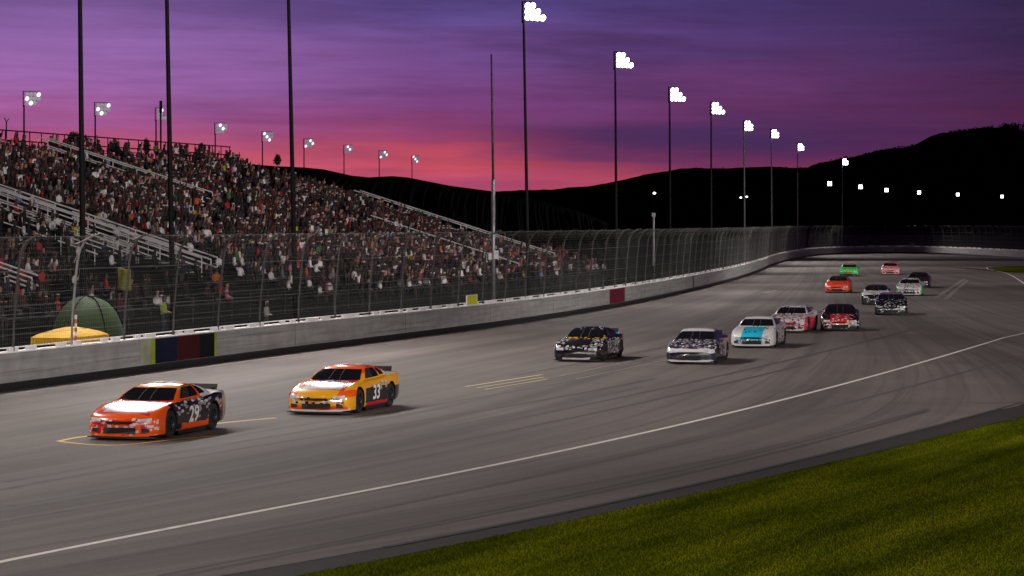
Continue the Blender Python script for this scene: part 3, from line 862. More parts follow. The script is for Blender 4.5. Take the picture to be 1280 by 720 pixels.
def light_pole(label, base, top, aim, rows, lens, group=None, r0=.18, r1=.11, grey=False, name='light_pole', side=-1, simple=False):
    """base, top: world points; aim: heading (radians) the floodlights face; rows: floodlights per row from the top"""
    root = empty(name, base); tag(root, label, 'light pole', group)
    rel_top = Vector(top) - Vector(base)
    mb = MB(); n = 8
    mb.tube([rel_top * (k / n) for k in range(n + 1)], [r0 + (r1 - r0) * k / n for k in range(n + 1)], 10)
    mb.lathe([(0, 0), (r0 * 2.2, 0), (r0 * 2.2, .06), (r0, .06)], 12, 0, 'z')
    mb.build('pole', MAT['pole_grey'] if grey else MAT['steel_dark'], root, True)
    hd = empty('lamp_head', rel_top, aim - math.pi / 2, root)
    fr = MB(); k_ = .68 if lens == 'lamp' else .85; hgt = len(rows) * .58 * k_
    for i in range(len(rows)):
        z = hgt - (i + .5) * .58 * k_
        w = rows[i] * .6 * k_
        fr.tube([(0, -.16, z), (side * (w + .1), -.16, z)], .035, 6)
    fr.tube([(0, -.16, -.2), (0, -.16, hgt + .1)], .06, 6)
    fr.tube([(side * (rows[0] * .6 * k_ + .05), -.16, hgt + .02), (side * (rows[-1] * .6 * k_ + .05), -.16, 0)], .035, 6)
    fr.tube([(0, -.16, hgt + .08), (side * (rows[0] * .6 * k_ + .12), -.16, hgt + .08)], .04, 6)
    fr.build('head_frame', MAT['steel_dark'], hd)
    for i, c in enumerate(rows):
        for j in range(c):
            o = bpy.data.objects.new('floodlight', FB); col.objects.link(o); o.parent = root
            M = Matrix.Rotation(aim - math.pi / 2, 4, 'Z')
            o.location = rel_top + M.to_3x3() @ Vector((side * (.36 + .6 * j) * k_, .12, hgt - (i + .5) * .58 * k_)); o.scale = (k_,) * 3; o.rotation_euler = (R(-18), 0, aim - math.pi / 2)
            l_ = bpy.data.objects.new('lens', LENS['lamp_mid' if lens == 'lamp_dim' and (i * 5 + j * 3 + int(base[1])) % 4 == 0 else lens]); col.objects.link(l_); l_.parent = o
    return root

SPOTS = []
def pole_from_px(px_base, px_top, y_head, d, label, rows, lens, aim, **kw):
    zt = H + (YH - y_head) * d / F
    base = Vector(((px_base - 640) * d / F, d, -.05)); top = Vector(((px_top - 640) * d / F, d, zt))
    o = light_pole(label, base, top, aim, rows, lens, **kw)
    return top

aimA = R(-58)             # towards the track and a little towards the camera
row = [(105, 98.5, -125, 112, 'tall dark light pole rising behind the left part of the grandstand crowd'),
       (217, 206.5, -105, 121, 'tall dark light pole in front of the grandstand, second pole from the left'),
       (370, 359.0, -72, 136, 'tall dark light pole between the grandstand and the fence, third pole from the left'),
       (661, 654.5, 25, 179, 'tallest lit floodlight pole by the end of the grandstand, its head brightest of all'),
       (771, 769.0, 84, 213, 'lit floodlight pole behind the fence, second in the row of bright poles'),
       (838, 837.0, 126, 242, 'lit floodlight pole rising before the pale end of the hill, third bright pole'),
       (889, 889.0, 142, 282, 'lit floodlight pole behind the fence, fourth in the row of bright poles'),
       (931, 930.0, 163, 333, 'lit floodlight pole behind the fence, fifth in the row of bright poles'),
       (965, 964.0, 172, 386, 'lit floodlight pole behind the fence, sixth in the row of bright poles'),
       (997, 997.0, 188, 467, 'lit floodlight pole nearest the hill slope, seventh in the row of bright poles'),
       (1052.5, 1053, 206, 520, 'lit floodlight pole standing before the dark hill at the far turn')]
for xb, xt, yh, d, lab in row:
    rows = [2, 3, 4] if d < 300 else [2, 3, 3]
    top = pole_from_px(xb, xt, yh, d, lab, rows, 'lamp', aimA, r0=.14, r1=.08, grey=(d > 300))
    SPOTS.append((top + Vector((1.0, -1.0, .9)), d))
# plain grey mast
d = 172; z_ = H + (YH - 68) * d / F
mast = empty('flag_mast', (Vector(((616.5 - 640) * d / F, d, -.05)))); tag(mast, 'slim pale grey mast without lamps left of the tallest lit pole', 'mast')
mb = MB(); mb.tube([(0, 0, 0), (0, 0, 8.5)], [.15, .12], 10); mb.build('lower_mast', MAT['steel'], mast, True)
mb = MB(); mb.tube([(0, 0, 8.5), (-.12, 0, z_ + .05)], [.09, .06], 10); mb.build('upper_mast', MAT['fence_post'], mast, True)
mb = MB(); mb.box((.2, 0, 3.6), (.3, .25, .55)); mb.box((-.2, -.1, 3.5), (.22, .2, .45)); mb.build('control_box', MAT['white'], mast)

# left row beyond the grandstand
lrow = [(30, 112, 299), (119, 126, 323), (195, 133, 349), (269, 152, 389), (328, 163, 428), (380, 172, 466), (430, 180, 505), (474, 187, 534), (515, 193, 572)]
lnames = ['first and nearest', 'second', 'third', 'fourth', 'fifth', 'sixth', 'seventh', 'eighth', 'last and farthest']
for i, (x, y, d) in enumerate(lrow):
    hd_h = 3 * .58
    zt = H + (YH - y) * d / F - hd_h
    base = Vector(((x - 640) * d / F, d, -.05)); top = Vector(((x - 640) * d / F, d, zt))
    light_pole(f'small light pole on the skyline behind the grandstand, {lnames[i]} of nine', base, top, R(-48), [4, 4, 3] if i != 2 else [2, 2, 3], 'lamp_dim', r0=.15, r1=.09)
# mast beside the third
d = 349; base = Vector(((201 - 640) * d / F, d, -.05)); mm = empty('antenna_mast', base); tag(mm, 'thin antenna mast beside the third skyline light pole', 'mast')
mb = MB(); mb.tube([(0, 0, 0), (0, 0, H + (YH - 127) * d / F)], .12, 7); mb.build('pole', MAT['steel_dark'], mm)
mb = MB(); mb.box((0, 0, H + (YH - 133) * d / F), (.35, .2, 1.6)); mb.build('antenna', MAT['steel_dark'], mm)
# camera mast at far left
d = 178; base = Vector(((8 - 640) * d / F, d, 10)); mm = empty('antenna_mast', base); tag(mm, 'small forked antenna on the top railing at the left end of the grandstand', 'mast')
mb = MB(); mb.tube([(0, 0, 0), (0, 0, H - 10 + (YH - 152) * d / F)], .045, 7); mb.build('pole', MAT['steel_dark'], mm)
hz = H - 10 + (YH - 152) * d / F
mb = MB(); mb.tube([(-.14, 0, hz + .25), (0, 0, hz - .02), (.16, 0, hz + .2)], .04, 6); mb.build('antenna', MAT['steel_dark'], mm)

# far row along the back straight
for i, (x, y, d) in enumerate([(1034, 230, 897), (1073, 234, 970), (1105.5, 238, 1056), (1146.5, 241, 1131), (1195, 243.5, 1218), (1250.5, 246, 1284)]):
    zt = H + (YH - y) * d / F - .6
    base = Vector(((x - 640) * d / F, d, -.05)); top = Vector(((x - 640) * d / F, d, zt))
    light_pole('tiny lit floodlight pole far off before the dark hill, ' + ['first', 'second', 'third', 'fourth', 'fifth', 'last'][i] + ' of six', base, top, R(-75), [3, 3, 3], 'lamp_far', r0=.2, r1=.14)
# small lamps low before the hill
for x, y, d, yb, lab in ((818, 241.5, 520, 300, 'small lamp on a white post at the foot of the hill'), (926, 247, 700, 300, 'left lamp of a close pair low on the dark hill'), (933.5, 246, 700, 300, 'right lamp of a close pair low on the dark hill')):
    zt = H + (YH - y) * d / F
    base = Vector(((x - 640) * d / F, d, -.05)); top = Vector(((x - 640) * d / F, d, zt))
    root = empty('street_lamp', base); tag(root, lab, 'lamp')
    mb = MB(); mb.tube([(0, 0, 0), top - base - Vector((0, 0, .2))], .10, 7); mb.build('pole', MAT['steel_dark'], root)
    mb = MB(); mb.lathe([(.001, -.25), (.25, -.12), (.3, 0), (.25, .12), (.001, .25)], 10, 0, 'z', (top - base)[:]); mb.build('lamp_globe', MAT['lamp_far'], root)
d = 350; mb = MB(); wp = empty('utility_post', Vector(((817 - 640) * d / F, d, -.05))); tag(wp, 'short pale grey post standing behind the fence below the hill', 'post')
mb.tube([(0, 0, 0), (0, 0, H + (YH - 270) * d / F)], .16, 8); mb.build('post', MAT['steel'], wp); mb = MB(); mb.box((0, 0, H + (YH - 268) * d / F), (.5, .4, .5)); mb.build('post_cap', MAT['steel'], wp)

# ------------------------------------------------------------------ hills
def ridge(name, pts, d, depth, rough, seed, kind='structure'):
    """a hill whose crest is seen along pts (photo columns and rows), d metres off, falling away in front and behind"""
    r_ = np.random.default_rng(seed)
    xs = np.arange(pts[0][0], pts[-1][0] + 1, 2.0)
    ys = np.interp(xs, [p[0] for p in pts], [p[1] for p in pts])
    nz = np.zeros(len(xs))
    for o_ in range(5):
        kn = np.arange(pts[0][0] - 50, pts[-1][0] + 100, 40 / 2 ** o_); nz += np.interp(xs, kn, r_.normal(0, rough / 1.7 ** o_, len(kn)))
    ys = ys + nz
    A = []; rows_ = [(-1.0, 0.0), (-.75, .30), (-.5, .58), (-.25, .83), (-.08, .97), (0, 1.0), (.3, .9), (1, 0)]
    vs, fs = [], []
    for x, y in zip(xs, ys):
        zc = max(0.2, H + (YH - y) * d / F)
        for i, (q, h) in enumerate(rows_):
            dd = d + q * depth
            vs.append(((x - 640) * d / F + r_.normal(0, .002 * d / 40), dd, zc * h * (1 + (r_.normal(0, .03) if 0 < h < .85 else 0)) - .06))
    m_ = len(rows_)
    for i in range(len(xs) - 1):
        for k in range(m_ - 1): fs.append((i * m_ + k, i * m_ + k + 1, (i + 1) * m_ + k + 1, (i + 1) * m_ + k))
    me = bpy.data.meshes.new(name); me.from_pydata(vs, [], fs)
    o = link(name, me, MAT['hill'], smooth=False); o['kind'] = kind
    return o
ridge('hill', [(-200, 214), (230, 206), (280, 197), (320, 205), (345, 207), (380, 208.5), (405, 211), (440, 219), (462, 221), (490, 219.5), (510, 221), (560, 231), (620, 239), (660, 246), (720, 262), (760, 278)], 290, 60, 0.12, 1)
ridge('distant_hill', [(400, 245), (560, 243), (620, 239), (690, 236.5), (740, 232), (790, 222), (832, 214), (850, 210.5), (900, 209.5), (960, 208.5), (1060, 210), (1200, 225), (1340, 240)], 2100, 600, 0.6, 2)
ridge('wooded_hill', [(960, 262), (1000, 225), (1016, 207), (1024, 204), (1040, 201), (1070, 195), (1090, 190), (1110, 186), (1130, 185), (1150, 181), (1165, 171), (1175, 166.5), (1200, 163), (1230, 160), (1258, 157.5), (1272, 161), (1290, 168), (1400, 190), (1520, 230)], 1700, 380, 0.9, 3)

# tree line on the wooded hill crest (reads as one mass)
def treeline(name, pts, d, label, n, hmin, hmax, seed):
    r_ = np.random.default_rng(seed); V, Fc = [], []
    for _ in range(n):
        x = r_.uniform(pts[0][0], pts[-1][0]); y = np.interp(x, [p[0] for p in pts], [p[1] for p in pts]) + r_.uniform(0, 6) ** 1.0
        dd = d - r_.uniform(0, 60); hh = r_.uniform(hmin, hmax); X = (x - 640) * d / F; zc = H + (YH - y) * d / F - hh * .6; w = hh * r_.uniform(.25, .42)
        for _k in range(14):
            a = r_.uniform(0, 2 * math.pi); q = r_.random(); rad = w * (1 - q * .8) * r_.uniform(.4, 1); c = np.array((X + rad * math.cos(a), dd + rad * math.sin(a), zc + hh * q))
            e = r_.normal(0, w * .35, (3, 3)); n0 = len(V); V.extend((c + e).tolist()); Fc.append((n0, n0 + 1, n0 + 2))
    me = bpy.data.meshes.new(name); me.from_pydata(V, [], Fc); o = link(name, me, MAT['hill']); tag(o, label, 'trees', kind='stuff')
treeline('treeline', [(1010, 212), (1024, 205), (1070, 196), (1110, 187), (1150, 182), (1175, 167.5), (1200, 164), (1258, 158.5), (1285, 166)], 1700, 'dark wood along the crest of the right hill', 1300, 1.6, 4.0, 4)
treeline('treeline', [(600, 241), (690, 237.5), (740, 233), (790, 223), (832, 215), (850, 211.5), (900, 210.5), (1015, 209.5)], 2100, 'low dark scrub along the crest of the middle hill', 700, 1.0, 2.4, 5)

# shrubs behind the stand
def shrub(px, py, d, h, w, label, seed):
    r_ = np.random.default_rng(seed)
    z = H + (YH - py) * d / F
    root = empty('shrub', ((px - 640) * d / F, d, z - h)); tag(root, label, 'shrub', None)
    mb = MB(); vs, fs = [], []
    for _ in range(900):
        a = r_.uniform(0, 2 * math.pi); q = r_.random() ** .7; rad = w * math.sin(math.pi * (0.12 + .8 * q)) * r_.uniform(.3, 1.05) * (1 + .35 * math.sin(3 * a + seed))
        c = np.array((rad * math.cos(a), rad * math.sin(a) * .7, h * (.15 + .85 * q) + r_.normal(0, .08))); e = r_.normal(0, .07, (3, 3))
        n0 = len(vs); vs.extend((c + e).tolist()); fs.append((n0, n0 + 1, n0 + 2))
    mb.add(vs, fs); mb.build('foliage', MAT['leaf'], root)
    mb = MB(); mb.tube([(0, 0, -.8), (.03, 0, h * .7)], [.06, .02], 6)
    for k in range(4): mb.tube([(0, 0, h * .2), (r_.normal(0, w * .6), r_.normal(0, .2), h * r_.uniform(.8, 1.1))], [.03, .01], 5)
    mb.build('stem', MAT['bark'], root)
shrub(92, 167, 188, 1.7, .75, 'dark bushy shrub rising beside the first tall pole on the stand top', 1)
shrub(183, 176, 204, 1.2, .22, 'thin dark sapling on the stand top between two tall poles', 2)
shrub(252, 181, 214, 1.0, .3, 'small dark sapling behind the grandstand top right of the second tall pole', 3)
shrub(347, 195, 270, 1.0, .35, 'small dark bush on the skyline just left of the third tall pole', 4)

# ------------------------------------------------------------------ stock cars
def interp(x, table):
    xs = [a for a, _ in table][::-1]; ys = [b_ for _, b_ in table][::-1]
    return float(np.interp(x, xs, ys))
TOP = [(2.50, .46), (2.46, .54), (2.38, .60), (2.2, .665), (1.9, .735), (1.5, .80), (1.1, .855), (.8, .89), (.4, .905), (-1.0, .93), (-1.4, .96), (-1.8, .985), (-2.2, 1.0), (-2.38, .995), (-2.46, .96)]
WID = [(2.50, .84), (2.44, .90), (2.3, .945), (2.0, .975), (1.7, .99), (1.4, .995), (1.0, .975), (.5, .96), (-.6, .965), (-1.1, .985), (-1.5, .995), (-1.9, .975), (-2.3, .93), (-2.46, .89)]
BOT = [(2.50, .10), (2.0, .10), (1.0, .13), (-1.5, .14), (-2.2, .20), (-2.46, .27)]
def car_body_mesh():
    stations = [2.50, 2.485, 2.46, 2.42, 2.36, 2.28, 2.18, 2.05, 1.9, 1.75, 1.6, 1.45, 1.3, 1.15, 1.0, .85, .7, .5, .25, 0, -.25, -.5, -.75, -1.0, -1.15, -1.3, -1.45, -1.6, -1.75, -1.9, -2.05, -2.2, -2.3, -2.38, -2.43, -2.46]
    rings = []
    for x in stations:
        zt, w, zb = interp(x, TOP), interp(x, WID), interp(x, BOT)
        fl = .022 * math.exp(-((x - 1.4) / .35) ** 2) + .018 * math.exp(-((x + 1.4) / .4) ** 2)
        zs = zt - .075
        half = [(0, zb), (.5 * w, zb), (.88 * w, zb), (.965 * w, zb + .025), (.99 * w, zb + .09), (.998 * w, zb + (zs - zb) * .30), (1.0 * w, zb + (zs - zb) * .5), (.996 * w, zb + (zs - zb) * .72), (.985 * w, zb + (zs - zb) * .90),
                (.965 * w, zs + .01), (.925 * w, zt - .025 + fl * .6), (.86 * w, zt - .003 + fl), (.74 * w, zt + .002 + fl * .5), (.5 * w, zt + .010), (.25 * w, zt + .018), (0, zt + .020)]
        def bend(y):
            a = abs(y) / .95
            if x > 1.6: return -.26 * a ** 2.6 * ((x - 1.6) / .9) ** 1.5
            if x < -1.9: return .07 * a ** 2 * ((-1.9 - x) / .56)
            return 0
        ring = [Vector((x + bend(y), y, z)) for y, z in half] + [Vector((x + bend(y), -y, z)) for y, z in half[-2:0:-1]]
        rings.append(ring)
    mb = MB(); mb.loft(rings)
    return mb.mesh('body')
body0 = car_body_mesh()
bo = bpy.data.objects.new('body', body0); col.objects.link(bo)
cuts = []
for x in (1.41, -1.41):
    for s in (-1, 1):
        mb = MB(); mb.lathe([(0.0, .55), (.405, .55), (.405, 1.2), (0.0, 1.2)], 36, 0, 'y', (x, 0, .36)); me = mb.mesh('arch')
        if s < 0:
            for v in me.vertices: v.co.y *= -1
            me.flip_normals()
        bm = bmesh.new(); bm.from_mesh(me); bmesh.ops.remove_doubles(bm, verts=bm.verts, dist=1e-4); bmesh.ops.recalc_face_normals(bm, faces=bm.faces); bm.to_mesh(me); bm.free()
        c = bpy.data.objects.new('arch', me); col.objects.link(c); cuts.append(c)
        md = bo.modifiers.new('cut', 'BOOLEAN'); md.operation = 'DIFFERENCE'; md.object = c; md.solver = 'MANIFOLD'
dg = bpy.context.evaluated_depsgraph_get(); dg.update()
BODY = bpy.data.meshes.new_from_object(bo.evaluated_get(dg)); BODY.name = 'car_body'
for c in cuts: bpy.data.objects.remove(c)
bpy.data.objects.remove(bo)
# paint faces 0; inside of arches 1 (black)
BODY.materials.clear(); BODY.materials.append(MAT['white']); BODY.materials.append(MAT['black'])
for p in BODY.polygons:
    c = p.center; inside = False
    for x in (1.41, -1.41):
        if (c.x - x) ** 2 + (c.z - .36) ** 2 < .41 ** 2 and abs(c.y) < .985 and (abs(p.normal.y) < .5 or abs(c.y) < .7): inside = True
    p.material_index = 1 if (inside or c.z < .135 and p.normal.z < -.5) else 0
    p.use_smooth = True
try: BODY.set_sharp_from_angle(angle=R(38))
except Exception: pass
BV = BVHTree.FromPolygons([v.co.copy() for v in body0.vertices], [list(p.vertices) for p in body0.polygons])

def project(grid, direction, off=.006, thick=.0):
    """grid of points dropped on the body along direction -> mesh"""
    d_ = Vector(direction).normalized(); vs = []
    for row_ in grid:
        for p in row_:
            h = BV.ray_cast(Vector(p) - d_ * 2, d_)
            q = h[0] if h[0] is not None else Vector(p)
            vs.append(q + (h[1] if h[1] is not None and h[1].dot(d_) < 0 else -d_) * off)
    n, m_ = len(grid), len(grid[0]); mb = MB(); fs = []
    for i in range(n - 1):
        for k in range(m_ - 1): fs.append((i * m_ + k, i * m_ + k + 1, (i + 1) * m_ + k + 1, (i + 1) * m_ + k))
    mb.add(vs, fs); return mb.mesh('patch')
def rect_front(y0, y1, z0, z1, ny=12, nz=5, slope=0.0, chop=0.0):
    return [[(2.4, y, z + slope * (abs(y))) for y in np.linspace(y0 + chop * (i / nz), y1 - chop * (i / nz), ny)] for i, z in enumerate(np.linspace(z0, z1, nz))]
GRILLE_L = project(rect_front(-.42, .42, .17, .32), (-1, 0, 0))
GRILLE_U = project(rect_front(-.34, .34, .415, .475), (-1, 0, 0))
HEADL = [project([[(2.4, s * y, z + .06 * (y - .5)) for y in np.linspace(.50, .82, 8)] for z in np.linspace(.435, .535, 4)], (-1, 0, 0)) for s in (1, -1)]
DUCT = [project([[(2.4, s * y, z) for y in np.linspace(.58, .78, 6)] for z in np.linspace(.20, .30, 4)], (-1, 0, 0)) for s in (1, -1)]

# cabin
def lerp(a, b_, t_): return a + (b_ - a) * t_
ZB, ZR = .86, 1.235
def Fp(yt, t_, o=0): return Vector((lerp(1.02, .10, t_) - lerp(.20, .12, t_) * yt * yt + .05 * math.sin(math.pi * t_) + o * .5, yt * (lerp(.83, .60, t_) + .02 * math.sin(math.pi * t_)), lerp(ZB, ZR, t_) + .02 * math.sin(math.pi * t_) + .02 * t_ * (1 - yt * yt) + o * .85))
def Rp(yt, t_, o=0): return Vector((lerp(-1.78, -.92, t_) + lerp(.14, .10, t_) * yt * yt - .03 * math.sin(math.pi * t_) - o * .5, yt * (lerp(.83, .60, t_) + .02 * math.sin(math.pi * t_)), lerp(ZB + .06, ZR, t_) + .02 * math.sin(math.pi * t_) + .02 * t_ * (1 - yt * yt) + o * .85))
def Sp(xt, t_, s, o=0):
    a, b_ = Fp(s, t_), Rp(s, t_)
    p = a.lerp(b_, xt); p.y += s * (.018 * math.sin(math.pi * xt) + o); p.z += o * .4; return p
def Tp(xt, yt):
    a, b_ = Fp(yt, 1), Rp(yt, 1); p = a.lerp(b_, xt); p.z += .045 * math.sin(math.pi * xt) ** .8 * (1 - .55 * yt * yt); p.y += yt * .018 * math.sin(math.pi * xt); return p
def patch(fn, us, vs_):
    mb = MB(); P = [fn(u, v) for u in us for v in vs_]; m_ = len(vs_)
    mb.add(P, [(i * m_ + k, i * m_ + k + 1, (i + 1) * m_ + k + 1, (i + 1) * m_ + k) for i in range(len(us) - 1) for k in range(m_ - 1)])
    return mb
L = np.linspace
cab = MB()
for q in (patch(Fp, L(-1, 1, 13), L(0, 1, 9)), patch(Rp, L(-1, 1, 13), L(0, 1, 9)), patch(lambda a, b_: Sp(a, b_, 1), L(0, 1, 13), L(0, 1, 9)), patch(lambda a, b_: Sp(a, b_, -1), L(0, 1, 13), L(0, 1, 9)), patch(Tp, L(0, 1, 13), L(-1, 1, 13))):
    cab.add(q.v, q.f)
CAB = cab.mesh('cabin')
bm = bmesh.new(); bm.from_mesh(CAB); bmesh.ops.remove_doubles(bm, verts=bm.verts, dist=.002); bmesh.ops.recalc_face_normals(bm, faces=bm.faces); bm.to_mesh(CAB); bm.free()
CAB.polygons.foreach_set('use_smooth', [True] * len(CAB.polygons)); CAB.materials.append(MAT['white'])
WS = patch(lambda a, b_: Fp(a, b_, .008), L(-.93, .93, 13), L(.10, .82, 8)).mesh('windshield')
RW = patch(lambda a, b_: Rp(a, b_, .008), L(-.86, .86, 13), L(.12, .92, 8)).mesh('rear_window')
SW = []
for s in (1, -1):
    def side(a, b_, s=s):
        lo, hi = lerp(.10, .07, b_), lerp(.60, .66, b_)
        return Sp(lerp(lo, hi, a), b_, s, .008)
    SW.append(patch(side, L(0, 1, 10), L(.16, .90, 7)).mesh('side_window'))
QW = []
for s in (1, -1):
    QW.append(patch(lambda a, b_, s=s: Sp(lerp(lerp(.66, .72, b_), lerp(.84, .90, b_), a), b_, s, .008), L(0, 1, 6), L(.22, .82, 5)).mesh('quarter_window'))
for me in [WS, RW] + SW + QW:
    me.materials.append(MAT['glass']); me.polygons.foreach_set('use_smooth', [True] * len(me.polygons))
for me in [GRILLE_L, GRILLE_U] + DUCT: me.materials.append(MAT['black'])
MAT['headl'] = plain('headlight_decal', (.55, .56, .58), .25, 0, .3, 14)
for me in HEADL: me.materials.append(MAT['headl'])
mb = MB(); M_ = Matrix.Rotation(R(-22), 3, 'Y'); mb.box((-2.40, 0, 1.065), (.018, 1.30, .16), 0, M_)
for y in (-.55, 0, .55): mb.box((-2.34, y, 1.04), (.16, .015, .07))
SPO = mb.mesh('spoiler'); SPO.materials.append(MAT['black'])
mb = MB(); fr = []
for y in L(-.93, .93, 25):
    a = abs(y) / .95; x = 2.50 - .26 * a ** 2.6 + .055
    fr.append((x, y))
top_ = [Vector((x, y, .085)) for x, y in fr]; bot = [Vector((x, y, .055)) for x, y in fr]; tb = [Vector((x - .35, y, .085)) for x, y in fr]; bb = [Vector((x - .35, y, .055)) for x, y in fr]
mb.loft([[bot[i], top_[i], tb[i], bb[i]] for i in range(len(fr))]); SPL = mb.mesh('splitter'); SPL.materials.append(MAT['black'])
mb = MB()
for s in (-1, 1): mb.box((0, s * .955, .115), (1.75, .05, .09))
mb.box((0, 0, .13), (3.6, 1.3, .04)); SKT = mb.mesh('side_skirt'); SKT.materials.append(MAT['black'])
mb = MB(); mb.lathe([(.20, -.13), (.30, -.145), (.345, -.12), (.355, -.06), (.355, .06), (.345, .12), (.30, .145), (.20, .135)], 32, 0, 'y'); TYR = mb.mesh('tyre'); TYR.materials.append(MAT['rubber']); TYR.polygons.foreach_set('use_smooth', [True] * len(TYR.polygons))
mb = MB(); mb.lathe([(.21, .115), (.205, .13), (.19, .10), (.12, .07), (.06, .09), (.001, .095)], 24, 0, 'y')
for k in range(8):
    a = k * math.pi / 4; mb.box((.13 * math.cos(a), .10, .13 * math.sin(a)), (.15, .03, .045), 0, Matrix.Rotation(-a, 3, 'Y'))
RIM = mb.mesh('rim'); RIM.materials.append(MAT['rim'])

WBR = {}
for yy in (-.20, .20):
    WBR[yy] = patch(lambda a, b_, yy=yy: Fp(yy + a * .010, b_, .013), L(-1, 1, 2), L(.11, .81, 6)).mesh('windshield_brace'); WBR[yy].materials.append(MAT['fence_post'])
nb = MB()
for k in range(7):
    q = patch(lambda a, b_, k=k: Sp(lerp(.13, .36, a), .24 + k * .095 + b_ * .035, 1, .014), L(0, 1, 5), L(0, 1, 2)); nb.add(q.v, q.f)
NET = nb.mesh('window_net'); NET.materials.append(MAT['fence_post'])

def text_mesh(body, size):
    cu = bpy.data.curves.new('number', 'FONT'); cu.body = body; cu.size = size; cu.align_x = 'CENTER'; cu.align_y = 'CENTER'; cu.offset = .012 * size / .5; cu.shear = .15; cu.extrude = 0.0
    o = bpy.data.objects.new('number', cu); col.objects.link(o)
    dg = bpy.context.evaluated_depsgraph_get(); dg.update()
    me = bpy.data.meshes.new_from_object(o.evaluated_get(dg)); bpy.data.objects.remove(o); bpy.data.curves.remove(cu)
    bm = bmesh.new(); bm.from_mesh(me); bmesh.ops.subdivide_edges(bm, edges=bm.edges, cuts=1); bmesh.ops.triangulate(bm, faces=bm.faces); bm.to_mesh(me); bm.free()
    return me
def number_side(txt, s):
    me = text_mesh(txt, .56)
    for v in me.vertices:
        x, y = v.co.x, v.co.y
        p = Vector((-.05 - s * x * 1.15, 0, .50 + y)); d_ = Vector((0, -s, 0)); h = BV.ray_cast(p - d_ * 3, d_)
        v.co = (h[0] if h[0] is not None else p) - d_ * .008
    return me
def number_roof(txt):
    me = text_mesh(txt, .75)
    for v in me.vertices:
        x, y = v.co.x, v.co.y
        px_, py_ = -.42 + y * .0 + x * .0, 0
        X, Y = -.41 - y * .75, x
        xt = min(max((.12 - X) / 1.0, 0), 1); p = Tp(xt, max(-.95, min(.95, Y / .6))); v.co = Vector((p.x, p.y, p.z + .008))
    return me

def livery(name, base, zones, rough=.22, distort=.05):
    """car paint: base colour, then zones (centre, half size, colour or 'decal', |y| mirrored, shear)"""
    m = bpy.data.materials.new(name); t = NT(m); b = t.n['Principled BSDF']
    ob = t.node('ShaderNodeTexCoord').outputs['Object']
    ns = t.node('ShaderNodeTexNoise'); ns.inputs['Scale'].default_value = 2.2; ns.inputs['Detail'].default_value = 2; t.l.new(ob, ns.inputs['Vector'])
    off = t.vmath('MULTIPLY', t.vmath('SUBTRACT', ns.outputs['Color'], (.5, .5, .5)), (distort * 2.4,) * 3)
    pd = t.vmath('ADD', ob, off)
    colr = base
    vor = t.node('ShaderNodeTexVoronoi', distance='CHEBYCHEV'); mp = t.node('ShaderNodeMapping'); mp.inputs['Scale'].default_value = (5.0, 8.5, 12.0); t.l.new(pd, mp.inputs['Vector']); t.l.new(mp.outputs[0], vor.inputs['Vector']); vor.inputs['Scale'].default_value = 1.0
    sc_ = t.node('ShaderNodeSeparateColor'); t.l.new(vor.outputs['Color'], sc_.inputs[0])
    tight = t.math('LESS_THAN', vor.outputs['Distance'], .40)
    for z in zones:
        c, h, cc = z[0], z[1], z[2]; mir = z[3] if len(z) > 3 else True; sh = z[4] if len(z) > 4 else (0, 0)
        sp = t.node('ShaderNodeSeparateXYZ'); t.l.new(pd if cc != 'x' else ob, sp.inputs[0])
        y = t.math('ABSOLUTE', sp.outputs[1]) if mir else sp.outputs[1]
        x = t.math('MULTIPLY_ADD', sp.outputs[2], sh[0], sp.outputs[0]); x = t.math('MULTIPLY_ADD', y, sh[1], x)
        a = [t.math('DIVIDE', t.math('ABSOLUTE', t.math('SUBTRACT', q, c[i])), h[i]) for i, q in enumerate((x, y, sp.outputs[2]))]
        mk = t.math('LESS_THAN', t.math('MAXIMUM', t.math('MAXIMUM', a[0], a[1]), a[2]), 1.0)
        if isinstance(cc, tuple) and cc and cc[0] == 'decal':
            thr, c1, c2 = cc[1], cc[2], cc[3]
            sel = t.math('MULTIPLY', t.math('MULTIPLY', mk, tight), t.math('GREATER_THAN', sc_.outputs[0], 1 - thr))
            dc = t.mix(t.math('GREATER_THAN', sc_.outputs[1], .62), c1, c2)
            colr = t.mix(sel, colr, dc)
        else:
            colr = t.mix(mk, colr, cc)
    t.set(b.inputs['Base Color'], colr)
    b.inputs['Roughness'].default_value = rough; b.inputs['Coat Weight'].default_value = .35; b.inputs['Coat Roughness'].default_value = .06
    return m

